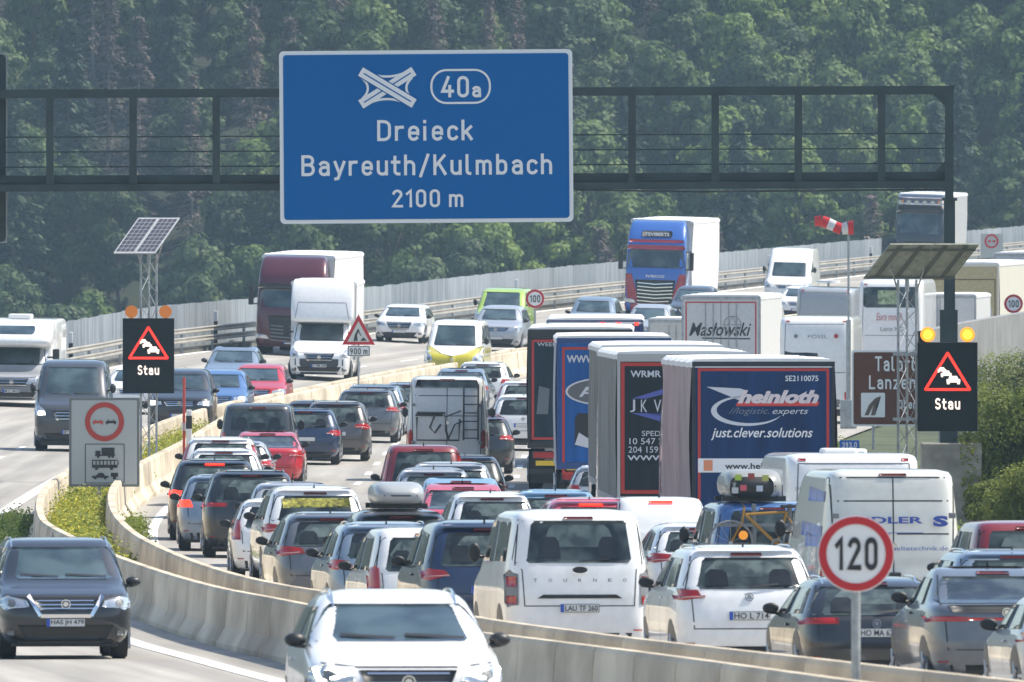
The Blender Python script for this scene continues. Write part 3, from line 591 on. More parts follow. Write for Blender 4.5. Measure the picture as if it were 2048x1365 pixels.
# kilometre plate
root, Z = post_sign('kilometre_sign', 1699, 82, 'small blue kilometre plate behind the lettered lorry', 'kilometre plate')
MB().tube([(0, .03, 0), (0, .03, Z(890))], .03, 8).build('post', M_steel, root); p = flat('plate', [rrect(-.24, .24, Z(900), Z(881), .02)], 0, mat('plate_blue_sign', (.01,.10,.42), .4), root, .015)
din('393,0', -.18, .18, Z(896), Z(885), -.008, M_signw, p, .15)
# slim posts
root, Z = post_sign('flexible_marker', 368, 80, 'thin red marker rod in the median by the left warning panel', 'marker'); MB().tube([(0, 0, 0), (0, 0, Z(755))], .035, 8).build('rod', mat('rod_red', (.5,.06,.04), .5), root); MB().box(-.06, .06, -.03, .03, Z(862), Z(846)).build('band', M_signw, root)
root, Z = post_sign('delineator_post', 378, 81, 'white delineator post with a black band on the median barrier', 'delineator'); MB().box(-.07, .07, -.05, .05, 0, Z(820), .02).build('body', M_white, root); MB().box(-.074, .074, -.055, -.03, Z(858), Z(832)).build('black_band', M_ink, root)
# ---------------------------------------------------------------- screens, rails and walls
def rail_run(fn, y0, y1, label, heights, name='guard_rail', cat='guard rail', posts=None, face=-1):
    root = empty(name, (fn(y0), y0, gz(fn(y0), y0)), label, cat); ox, oy, oz = root.location
    for zc, hh in heights:
        vs = []; fs = []; n = int((y1-y0)/6); prof = [(.0, hh/2), (.05, hh*.32), (.015, 0), (.05, -hh*.32), (0, -hh/2), (-.04, 0)]
        for k in range(n+1):
            y = y0+(y1-y0)*k/n; x = fn(y); z = gz(x, y)
            for a, b_ in prof: vs.append((x-ox-face*a*1., y-oy-a*.5, z-oz+zc+b_))
        q_ = len(prof)
        for k in range(n):
            for j in range(q_): a = k*q_+j; b_ = k*q_+(j+1) % q_; fs.append((a, b_, b_+q_, a+q_))
        mesh('rail_beam', vs, fs, M_rail, root, False)
    if posts:
        n = min(95, int((y1-y0)/posts)); zt = heights[0][0]
        for k in range(n):
            y = y0+(y1-y0)*(k+.5)/n; x = fn(y)-face*-.09; z = gz(x, y); MB().box(-.05, .05, -.05, .05, -.1, zt).build('post', M_steel, root, loc=(x-ox, y-oy, z-oz))
    return root
M_rail = mat('weathered_rail', (.30,.28,.24), .6, .2, noise=.2, nscale=.5)
fen = lambda y: xB(y)-12.7
rail_run(lambda y: fen(y)+.75, 470, 1330, 'double steel guard rail along the far left edge of the oncoming lanes', [(.78,.20),(.46,.20)], posts=10)
kb = MB(); vv = []; ff = []
for k in range(175):
    y = 460+5*k; x = fen(y)+.35; z = gz(x, y)
    for a, b_ in ((-.3,-.05),(-.3,.16),(.25,.16),(.25,-.05)): vv.append((x+a, y, z+b_))
for k in range(174):
    for j in range(3): a = 4*k+j; ff.append((a, a+4, a+5, a+1))
kb.add(vv, ff); tag(kb.build('bridge_kerb', mat('dark_kerb', (.12,.115,.10), .9, noise=.4, nscale=.8)), kind='structure')
def screen_mat():
    m = mat('screen_panel', (.30,.33,.36), .55); n = m.node_tree; b = n.nodes['Principled BSDF']; tc = n.nodes.new('ShaderNodeTexCoord'); mp = n.nodes.new('ShaderNodeMapping'); mp.inputs['Scale'].default_value = (.5, .5, .06)
    nz = n.nodes.new('ShaderNodeTexNoise'); nz.inputs['Scale'].default_value = 5.5; nz.inputs['Detail'].default_value = 4; n.links.new(tc.outputs['Object'], mp.inputs[0]); n.links.new(mp.outputs[0], nz.inputs['Vector'])
    cr = n.nodes.new('ShaderNodeValToRGB'); cr.color_ramp.elements[0].position = .36; cr.color_ramp.elements[1].position = .66; cr.color_ramp.elements[0].color = (.15,.175,.20,1); cr.color_ramp.elements[1].color = (.29,.32,.35,1)
    oi = n.nodes.new('ShaderNodeObjectInfo'); ma = n.nodes.new('ShaderNodeMath'); ma.operation = 'MULTIPLY_ADD'; ma.inputs[1].default_value = .22; sb = n.nodes.new('ShaderNodeMath'); sb.operation = 'SUBTRACT'; sb.inputs[1].default_value = .11; n.links.new(oi.outputs['Random'], ma.inputs[0]); n.links.new(nz.outputs[0], ma.inputs[2]); n.links.new(ma.outputs[0], sb.inputs[0]); n.links.new(sb.outputs[0], cr.inputs[0]); n.links.new(cr.outputs[0], b.inputs['Base Color']); return m
M_screen = screen_mat()
root = empty('wind_screen', (fen(470), 470, gz(fen(470), 470)), 'long pale grey wind screen fence along the far edge of the bridge', 'fence'); ox, oy, oz = root.location
n = 86; step = (1330-470)/n
for k in range(n):
    y0, y1 = 470+step*k, 470+step*(k+1)-.04; vs = []; fs = []; m_ = 8
    for i in range(m_+1):
        y = y0+(y1-y0)*i/m_; x = fen(y); z = gz(x, y); j = .03*((i % 2)*2-1)
        for zz in (.12, .95, 1.66+random.uniform(-.02, .02)): vs.append((x-ox+j, y-oy, z-oz+zz))
    for i in range(m_):
        for c_ in range(2): a = 3*i+c_; fs.append((a, a+3, a+4, a+1))
    mesh('screen_panel', vs, fs, M_screen, root)
    x = fen(y1+.02); MB().box(-.04, .04, -.04, .04, 0, 1.68).build('post', mat('screen_post', (.2,.22,.24), .5, .3), root, loc=(x-ox-.09, y1+.02-oy, gz(x, y1)-oz))
for i, (u_, s_) in enumerate([(225,60.5),(484,56.5),(694,54),(1237,49.3),(1505,46),(1752,43),(2022,40.5)]):
    y = F/s_; x = fen(y)+.45; z = gz(x, y); d_ = empty('delineator_post', (x, y, z), ['','second ','third ','fourth ','fifth ','sixth ','seventh '][i]+'small roadside delineator in front of the wind screen, counted from the left', 'delineator', 'delineators in front of the wind screen')
    if i == 0: d_['label'] = 'first small roadside delineator in front of the wind screen, counted from the left'
    MB().box(-.07, .07, -.06, .06, .2, .98).build('lower_part', M_black, d_); MB().box(-.07, .07, -.06, .06, .985, 1.35, .02).build('upper_part', M_white, d_)
# right hand wall
wf = lambda y: xB(y)+17.6
vs = []; fs = []; n = 60
for k in range(n+1):
    y = 628+3.2*k; x = wf(y); z = gz(x, y); h = 2.75
    for a, b_ in ((-.12,-.1),(-.12,h-.08),(-.15,h-.08),(-.15,h),(.15,h),(.15,-.1)): vs.append((x+a+(.012 if k % 2 else 0), y, z+b_))
for k in range(n):
    for j in range(5): a = 6*k+j; fs.append((a, a+6, a+7, a+1))
wl = mesh('noise_wall', vs, fs, mat('noise_wall_grey', (.24,.24,.235), .7, noise=.2, nscale=.7)); tag(wl, 'grey noise wall rising behind the bushes at the right edge', 'wall')
wl['label'] = 'grey noise wall behind the bushes at the right edge'
rail_run(lambda y: xB(y)+14.9, 320, 640, 'steel guard rail along the right shoulder below the bushes', [(.72,.31)], posts=6, face=1)
# small kerb arm at the left where the median opens
# ---------------------------------------------------------------- vehicles
# rows: z fraction, rear inset, front inset (m), half width ratio
PROF = {
 'hatch': dict(L=4.3, W=1.80, n=9, rows=[(.15,.14,.14,.90),(.20,.07,.06,.95),(.28,.02,.01,.985),(.40,0,0,1),(.48,.02,.03,1),(.54,.04,.10,.995),(.60,.06,.45,.985),(.645,.09,.85,.965),(.68,.12,1.05,.94),(.72,.16,1.17,.915),(.80,.26,1.42,.86),(.87,.37,1.68,.81),(.92,.46,1.88,.765),(.955,.60,2.08,.71),(.98,.85,2.3,.63),(.993,1.15,2.5,.52),(1,1.5,2.75,.36)]),
 'suv': dict(L=4.5, W=1.86, n=10, rows=[(.14,.14,.14,.90),(.19,.07,.06,.95),(.26,.02,.01,.985),(.40,0,0,1),(.48,.01,.02,1),(.55,.03,.07,.995),(.60,.05,.35,.985),(.645,.08,.80,.97),(.68,.10,1.02,.945),(.72,.14,1.15,.925),(.80,.22,1.38,.875),(.87,.31,1.62,.83),(.92,.39,1.8,.79),(.955,.50,1.96,.745),(.98,.75,2.2,.66),(.993,1.1,2.4,.55),(1,1.45,2.65,.38)]),
 'estate': dict(L=4.75, W=1.83, n=9, rows=[(.15,.14,.14,.90),(.20,.07,.06,.95),(.28,.02,.01,.985),(.40,0,0,1),(.48,.02,.03,1),(.54,.04,.10,.995),(.60,.06,.50,.985),(.645,.10,.95,.965),(.68,.14,1.18,.94),(.72,.20,1.30,.915),(.80,.34,1.58,.86),(.87,.50,1.86,.81),(.92,.62,2.05,.765),(.955,.78,2.25,.71),(.98,1.05,2.5,.63),(.993,1.4,2.7,.52),(1,1.75,2.95,.36)]),
 'sedan': dict(L=4.7, W=1.84, n=8, rows=[(.15,.14,.14,.90),(.20,.07,.06,.95),(.28,.02,.01,.985),(.40,0,0,1),(.50,.02,.03,1),(.56,.03,.10,.995),(.62,.04,.50,.98),(.665,.06,.95,.96),(.70,.12,1.18,.93),(.73,.48,1.30,.90),(.80,.80,1.58,.85),(.88,1.12,1.9,.79),(.94,1.42,2.15,.745),(.975,1.66,2.35,.70),(.99,1.9,2.55,.63),(1,2.2,2.8,.45)]),
 'mpv': dict(L=4.4, W=1.80, n=10, rows=[(.13,.14,.14,.90),(.18,.07,.06,.95),(.25,.02,.01,.985),(.38,0,0,1),(.46,.01,.03,1),(.52,.03,.10,.995),(.57,.05,.40,.985),(.61,.07,.75,.97),(.64,.08,.92,.955),(.68,.11,1.08,.935),(.78,.18,1.35,.89),(.88,.27,1.62,.84),(.94,.34,1.82,.80),(.975,.41,2.0,.755),(.99,.6,2.3,.68),(1,.9,2.6,.5)]),
 'bus': dict(L=4.97, W=1.96, n=12, rows=[(.11,.10,.14,.92),(.15,.05,.06,.96),(.22,.01,.01,.99),(.36,0,0,1),(.44,0,.03,1),(.50,.01,.15,1),(.55,.02,.50,.99),(.59,.03,.85,.985),(.64,.05,1.0,.97),(.74,.09,1.25,.935),(.84,.13,1.5,.90),(.92,.17,1.75,.87),(.96,.22,1.95,.84),(.985,.34,2.2,.77),(1,.7,2.6,.55)]),
 'van': dict(L=5.9, W=2.05, n=15, rows=[(.09,.08,.14,.94),(.13,.03,.05,.97),(.20,0,.01,.99),(.32,0,0,1),(.38,0,.04,1),(.43,.01,.20,1),(.47,.01,.55,.995),(.50,.01,.78,.99),(.56,.02,.95,.985),(.66,.04,1.2,.965),(.76,.06,1.45,.94),(.84,.08,1.7,.92),(.92,.10,1.95,.90),(.96,.12,2.15,.88),(.985,.18,2.4,.84),(1,.4,2.8,.70)]),
 'caravan': dict(L=6.0, W=2.3, n=14, rows=[(.14,.05,.05,.96),(.18,0,0,1),(.40,0,0,1),(.60,0,.03,1),(.75,.02,.12,1),(.88,.05,.3,.995),(.94,.09,.45,.985),(.975,.17,.6,.96),(.99,.28,.8,.92),(1,.5,1.1,.84)]),
 'cab': dict(L=2.3, W=2.5, n=13, rows=[(.09,.0,.14,.95),(.13,0,.03,.985),(.20,0,0,1),(.36,0,.02,1),(.46,0,.05,1),(.56,0,.12,.995),(.66,0,.20,.985),(.74,0,.27,.975),(.80,0,.34,.965),(.86,0,.50,.95),(.93,0,.75,.92),(.98,0,1.0,.88),(1,0,1.25,.80)]),
}
NR = 64
def ring_pts(n):
    out = []
    for k in range(NR):
        a = 2*math.pi*(k+.5)/NR; c, s_ = math.cos(a), math.sin(a)
        out.append((math.copysign(abs(c)**(2/n), c), math.copysign(abs(s_)**(2/n), s_)))
    return out
class Body:
    def __init__(s, kind, L, W, H, parent, m, rows=None, name='body', y0=0., n=None):
        p = PROF.get(kind, {}); rows = rows or p['rows']; n = n or p['n']; s.L, s.W, s.H = L, W, H; s.root = parent; s.m = m; sc = L/p['L'] if p and kind not in ('cab','caravan') else 1
        s.zw = [(r[0]*H, r[3]*W/2) for r in rows]
        rp = ring_pts(n); vs = []; fs = []
        # refine rows
        rr = []
        for a, b in zip(rows[:-1], rows[1:]):
            rr.append(a); rr.append(tuple((x+y)/2 for x, y in zip(a, b)))
        rr.append(rows[-1])
        for z, yr, yf, wr in rr:
            a, b = y0+yr*sc, y0+L-yf*sc; hw = wr*W/2
            for px, py in rp:
                ends = .04*W*abs(py)**6*(1 if kind not in ('caravan','cab') else .3)
                bow = (.05*(1-px*px)-.05)*(-1)  # faces bow outwards in the middle
                yy = (a+b)/2+(b-a)/2*py; yy += (bow if py < 0 else -bow)*abs(py)**3
                vs.append((hw*px*(1-ends/hw*.5), yy, z*H))
        k = len(rr)
        for i in range(k-1):
            for j in range(NR): fs.append((i*NR+j, i*NR+(j+1) % NR, (i+1)*NR+(j+1) % NR, (i+1)*NR+j))
        fs += [tuple(range(NR))[::-1], tuple((k-1)*NR+j for j in range(NR))]
        s.o = mesh(name, vs, fs, m, parent, True); s.bvh = BVHTree.FromPolygons([Vector(v) for v in vs], fs); s.y0 = y0
    def hw(s, z):
        zw = s.zw
        if z <= zw[0][0]: return zw[0][1]
        for (a, b), (c, d) in zip(zw[:-1], zw[1:]):
            if z <= c: return b+(d-b)*(z-a)/(c-a)
        return zw[-1][1]
    def hit(s, side, a, b):
        o, d = {'rear': ((a, s.y0-6, b), (0,1,0)), 'front': ((a, s.y0+s.L+6, b), (0,-1,0)), 'left': ((-6, a, b), (1,0,0)), 'right': ((6, a, b), (-1,0,0)), 'top': ((a, b, s.H+4), (0,0,-1))}[side]
        h = s.bvh.ray_cast(Vector(o), Vector(d))
        if h[0] is None:
            q = {'rear': (a, s.y0, b), 'front': (a, s.y0+s.L, b), 'left': (-s.W/2, a, b), 'right': (s.W/2, a, b), 'top': (a, b, s.H)}[side]
            h = s.bvh.find_nearest(Vector(q))
        p, nrm = h[0], h[1]
        if nrm.dot(Vector(d)) > 0: nrm = -nrm
        return p, nrm
    def patch(s, name, side, poly, m, off=.008, nr=6, nc=8, parent=None, skirt=True):
        """a panel following the body: outline in the side's own plane, convex"""
        zs = [p[1] for p in poly]; z0, z1 = min(zs), max(zs)
        lv = sorted(set([round(z0+(z1-z0)*k/nr, 5) for k in range(nr+1)]+[round(z, 5) for z in zs if z0 < z < z1]))
        grid = []
        for z in lv:
            zz = min(max(z, z0+1e-5), z1-1e-5); xs = []
            for (a, b), (c, d) in zip(poly, poly[1:]+poly[:1]):
                if (b-zz)*(d-zz) <= 0 and abs(b-d) > 1e-9: xs.append(a+(c-a)*(zz-b)/(d-b))
            if len(xs) < 2: continue
            xa, xb = min(xs), max(xs); grid.append([(xa+(xb-xa)*j/nc, z) for j in range(nc+1)])
        vs = []; n = nc+1
        for row in grid:
            for a, z in row:
                p, nrm = s.hit(side, a, z); vs.append(p+nrm*off)
        fs = []
        for i in range(len(grid)-1):
            for j in range(nc): fs.append((i*n+j, i*n+j+1, (i+1)*n+j+1, (i+1)*n+j))
        if skirt:
            k = len(grid); loop = [j for j in range(n)]+[i*n+nc for i in range(1, k)]+[(k-1)*n+j for j in range(nc-1, -1, -1)]+[i*n for i in range(k-2, 0, -1)]
            c = Vector(); 
            for v in vs: c += v
            c /= len(vs); base = len(vs); dirv = {'rear': Vector((0,1,0)), 'front': Vector((0,-1,0)), 'left': Vector((1,0,0)), 'right': Vector((-1,0,0)), 'top': Vector((0,0,-1))}[side]
            for i in loop: vs.append(vs[i]+dirv*(off+.012))
            q = len(loop)
            for i in range(q): fs.append((loop[i], loop[(i+1) % q], base+(i+1) % q, base+i))
        return mesh(name, vs, fs, m, parent or s.root, True)
    def lines(s, name, side, plines, m=None, w=.014, off=.004, step=.12, parent=None):
        """dark shut lines following the body"""
        mb = MB()
        for pl in plines:
            for (a, b), (c, d) in zip(pl[:-1], pl[1:]):
                Ln = math.hypot(c-a, d-b); k = max(1, int(Ln/step)); nx, nz = -(d-b)/Ln*w/2, (c-a)/Ln*w/2; pr = []
                for i in range(k+1):
                    x, z = a+(c-a)*i/k, b+(d-b)*i/k
                    for q in (1, -1):
                        p, nn = s.hit(side, x+nx*q, z+nz*q); pr.append(p+nn*off)
                mb.add(pr, [(2*i, 2*i+1, 2*i+3, 2*i+2) for i in range(k)])
        return mb.build(name, m or M_black, parent or s.root)
def mirror_poly(p): return [(-a, b) for a, b in p]
_wheel = {}
def wheel(root, x, y, r, wd, side):
    key = (round(r, 3), round(wd, 3), side)
    if key not in _wheel:
        t = MB(); t.disc((0,0,0), r*.93, wd, 'x', 28).disc((0,0,0), r, wd*.8, 'x', 28)
        rm = MB(); rm.disc((side*(wd/2+.004),0,0), r*.66, .016, 'x', 24)
        for k in range(5):
            a = 2*math.pi*k/5; rm.tube([(side*(wd/2+.014),0,0), (side*(wd/2+.014), math.cos(a)*r*.6, math.sin(a)*r*.6)], .035, 6)
        _wheel[key] = (t, rm)
    t, rm = _wheel[key]
    o = t.build('wheel', M_rubber, root, loc=(x, y, r)); rm.build('rim', M_rim, o); return o
def place(u, s, L, oncoming, name, label, cat, group, dh=0., x=None):
    y = F/s; x = (u-1024)/s if x is None else x; th = head(y+(L/2))+R(dh)-(R(2.0) if y < 345 and not oncoming else 0); g0 = gz(x, y); sx, cy = math.sin(th), math.cos(th)
    g1 = gz(x+sx*L, y+cy*L); pit = math.atan2(g1-g0, L)
    # cross slope
    ga, gb = gz(x-.8*cy, y+.8*sx), gz(x+.8*cy, y-.8*sx); rol = math.atan2(gb-ga, 1.6)*.35
    if not oncoming: loc = (x, y, g0); M = Matrix.Rotation(-th, 4, 'Z') @ Matrix.Rotation(pit, 4, 'X') @ Matrix.Rotation(-rol, 4, 'Y')
    else: loc = (x+sx*L, y+cy*L, g1); M = Matrix.Rotation(math.pi-th, 4, 'Z') @ Matrix.Rotation(-pit, 4, 'X') @ Matrix.Rotation(rol, 4, 'Y')
    return empty(name, loc, label, cat, group, M.to_euler()), g0
LOG = []
def height_for(u, s, vtop):
    x, y = (u-1024)/s, F/s; return (CAMZ-(vtop-VH)/s)-gz(x, y)
NAMES = {'hatch': ('hatchback_car','car'), 'suv': ('suv_car','car'), 'estate': ('estate_car','car'), 'sedan': ('sedan_car','car'), 'mpv': ('people_carrier','car'), 'bus': ('minibus','van'), 'van': ('panel_van','van')}
GQ = 'vehicles queuing away from the camera'; GO = 'vehicles driving towards the camera'
def hash_(t): return sum(ord(c)*(i+3) for i, c in enumerate(t))
def car(kind, u, vtop, s, color, label, oncoming=False, lights='horiz', lit=False, rails=False, fin=True, dh=0., W=None, L=None, plate=None, detail=1, win='std', lamp=False,
        glassm=None, lower=None, hlit=False, emblem=True, seg=None, mirrors=True, cat=None, name=None, spoiler=False, grille='std', drl=False, H=None, winz=None):
    p = PROF[kind]; L = L or p['L']; W = W or p['W']; H = H or height_for(u, s, vtop); LOG.append((label, kind, u, s, round(H, 2), oncoming, (u-1024)/s, F/s, L, W))
    nm, ct = NAMES[kind]; root, g0 = place(u, s, L, oncoming, name or nm, label, cat or ct, GO if oncoming else GQ, dh)
    pm = paint(color) if isinstance(color, (str, tuple)) else color; B = Body(kind, L, W, H, root, pm); hw = B.hw; R1 = root;
    isv = kind in ('bus', 'van'); wr = .33 if not isv else .35; wb0, wb1 = (.78 if not isv else 1.0), L-(.82 if not isv else .95)
    MB().box(-W/2*.8, W/2*.8, .25, L-.25, .17, .45).build('underbody', M_black, root)
    for sx in (-1, 1):
        for wy in (wb0, wb1):
            wheel(root, sx*(W/2-.15), wy, wr, .22, sx)
            c = [(wy+math.cos(R(a))*(wr+.055), max(H*p['rows'][0][0]+.01, wr+math.sin(R(a))*(wr+.055))) for a in range(-30, 211, 20)]
            B.patch('wheel_arch', 'left' if sx < 0 else 'right', c, M_black, .003, 5, 6, skirt=False)
    zb, zt = (winz or {'hatch': (.655,.90), 'suv': (.65,.905), 'estate': (.655,.90), 'sedan': (.715,.92), 'mpv': (.60,.92), 'bus': (.645,.925), 'van': (.60,.80)}[kind]); zb *= H; zt *= H; hk = (hash_(label) % 9)/8-.5
    if not oncoming and kind in ('hatch', 'suv', 'estate', 'mpv') and not winz: zb += hk*.03*H; zt += (((hash_(label)//3) % 5)/4-.5)*.012*H
    # side windows
    gm = glassm or M_glass
    yF = {'hatch': 1.35, 'suv': 1.32, 'estate': 1.5, 'sedan': 1.5, 'mpv': 1.2, 'bus': 1.25, 'van': 1.25}[kind]*L/p['L']; yB = .55 if not kind == 'sedan' else 1.25
    sb = zb if kind not in ('sedan',) else zb-.02*H; yf0, yf1 = L-yF, L-yF-.75; mid = (yB+yf0)/2+.12
    for side in ('left', 'right'):
        if kind != 'van' or win == 'side':
            B.patch('side_window', side, [(yB+.02, sb+.02), (mid-.05, sb+.01), (mid-.05, zt-.01), (yB+.30 if kind != 'bus' else yB+.1, zt-.02)], gm, .006, 5, 5)
        B.patch('side_window', side, [(mid+.05 if kind != 'van' else yf0-.7, sb+.01), (yf0+.02, sb), (yf1+.05, zt-.01), (mid+.05 if kind != 'van' else yf0-.7, zt-.01)], gm, .006, 5, 5)
        if detail: B.lines('door_seam', side, [[(mid, .3), (mid, zb)], [(yf0+.05, .35), (yf0+.05, zb)], [(wb0+.42, .5), (wb0+.30, zb)]])
        if detail and not isv: B.patch('door_handle', side, [(mid-.30, zb-.14), (mid-.10, zb-.14), (mid-.10, zb-.11), (mid-.30, zb-.11)], pm, .03, 1, 1)
    # roof
    if rails:
        for sx in (-1, 1):
            t = MB(); pts = []
            for k in range(7):
                yy = L*.16+(L*.42)*k/6; pz, _ = B.hit('top', sx*hw(.965*H)*.93, yy); pts.append((pz.x, pz.y, pz.z+(.03 if 0 < k < 6 else .0)))
            t.tube(pts, .012, 6); t.build('roof_rail', M_chrome if rails == 'chrome' else M_black, root)
    if fin and not isv:
        pz, _ = B.hit('top', 0, {'hatch': .85, 'suv': .8, 'estate': 1.05, 'sedan': 2.0, 'mpv': .75}[kind]); t = MB()
        t.add([(-.02, pz.y-.02, pz.z-.01), (.02, pz.y-.02, pz.z-.01), (0, pz.y+.16, pz.z-.01), (0, pz.y-.03, pz.z+.085)], [(0,1,3),(1,2,3),(2,0,3),(0,2,1)]); t.build('antenna', M_black, root)
    # mirrors
    if mirrors:
        mz = zb+.06 if not isv else zb+.12; my = yf0-.12 if kind != 'van' else yf0-.05
        for sx in (-1, 1):
            bm = bmesh.new(); bmesh.ops.create_icosphere(bm, subdivisions=2, radius=1)
            a, b, c = (.105,.085,.07) if not isv else (.085,.08,.135)
            for v in bm.verts:
                v.co = Vector((v.co.x*a, max(-.35, v.co.y)*b, v.co.z*c))
            bm.verts.index_update(); x0 = sx*(hw(mz)+.11); t = MB(); t.add([(v.co.x+x0, v.co.y+my, v.co.z+mz) for v in bm.verts], [[v.index for v in f.verts] for f in bm.faces]); bm.free()
            t.tube([(sx*(hw(mz)-.03), my+.04, mz-.06), (x0, my+.02, mz-.05)], .025, 6); t.build('side_mirror', M_black if mirrors is True else pm, root, True)
    # windscreen
    wz0, wz1 = {'hatch': (.685,.915), 'suv': (.685,.915), 'estate': (.685,.91), 'sedan': (.715,.92), 'mpv': (.66,.92), 'bus': (.62,.92), 'van': (.53,.76)}[kind]; wz0 *= H; wz1 *= H
    B.patch('windscreen', 'front', rrect2(hw(wz0)*.96, hw(wz1)*.94, wz0, wz1), M_glassb if oncoming else M_glass, .006, 8, 8)
    if not oncoming: rear_face(B, kind, H, W, zb, zt, lights, lit, pm, plate, detail, win, lamp, gm, lower, emblem, spoiler)
    else: front_face(B, kind, H, W, L, pm, plate, detail, hlit, lower, emblem, grille, wz0, drl)
    return B
def rrect2(wb, wt, z0, z1, r=.05):
    return [(-wb+r, z0), (wb-r, z0), (wb, z0+r), (wt, z1-r), (wt-r*1.2, z1), (-wt+r*1.2, z1), (-wt, z1-r), (-wb, z0+r)]
def plate_at(B, side, x, z, txt, w=.52, h=.11, m=None):
    p, n = B.hit(side, x, z); sg = -1 if side == 'rear' else 1; y = p.y+sg*.03
    o = MB().box(x-w/2, x+w/2, min(y, y-sg*.02), max(y, y-sg*.02), z-h/2, z+h/2).build('number_plate', m or M_plate, B.root)
    bx = x-w/2 if side == 'rear' else x+w/2-.045
    MB().box(bx, bx+.045, y-.003 if sg < 0 else y, y if sg < 0 else y+.003, z-h/2, z+h/2).build('country_strip', M_blueb, o)
    flat('plate_border', frame_polys(x-w/2, x+w/2, z-h/2, z+h/2, .006), y+sg*.002-(0 if sg < 0 else .0), M_ink, o, .001)
    if txt:
        if side == 'rear': text('lettering', txt, x-w/2+.06, x+w/2-.02, z-h*.34, z+h*.34, y-.004, M_ink, o, .012)
        else: text('lettering', txt, x-w/2+.02, x+w/2-.06, z-h*.34, z+h*.34, y+.004, M_ink, o, .012, back=True)
    return o
M_seethru = glass_mat('view_through_glass', (.035,.05,.052), (.10,.13,.125), 4.)
M_headrest = glass_mat('headrest_behind_glass', (.012,.014,.016), (.02,.024,.026), 3.)
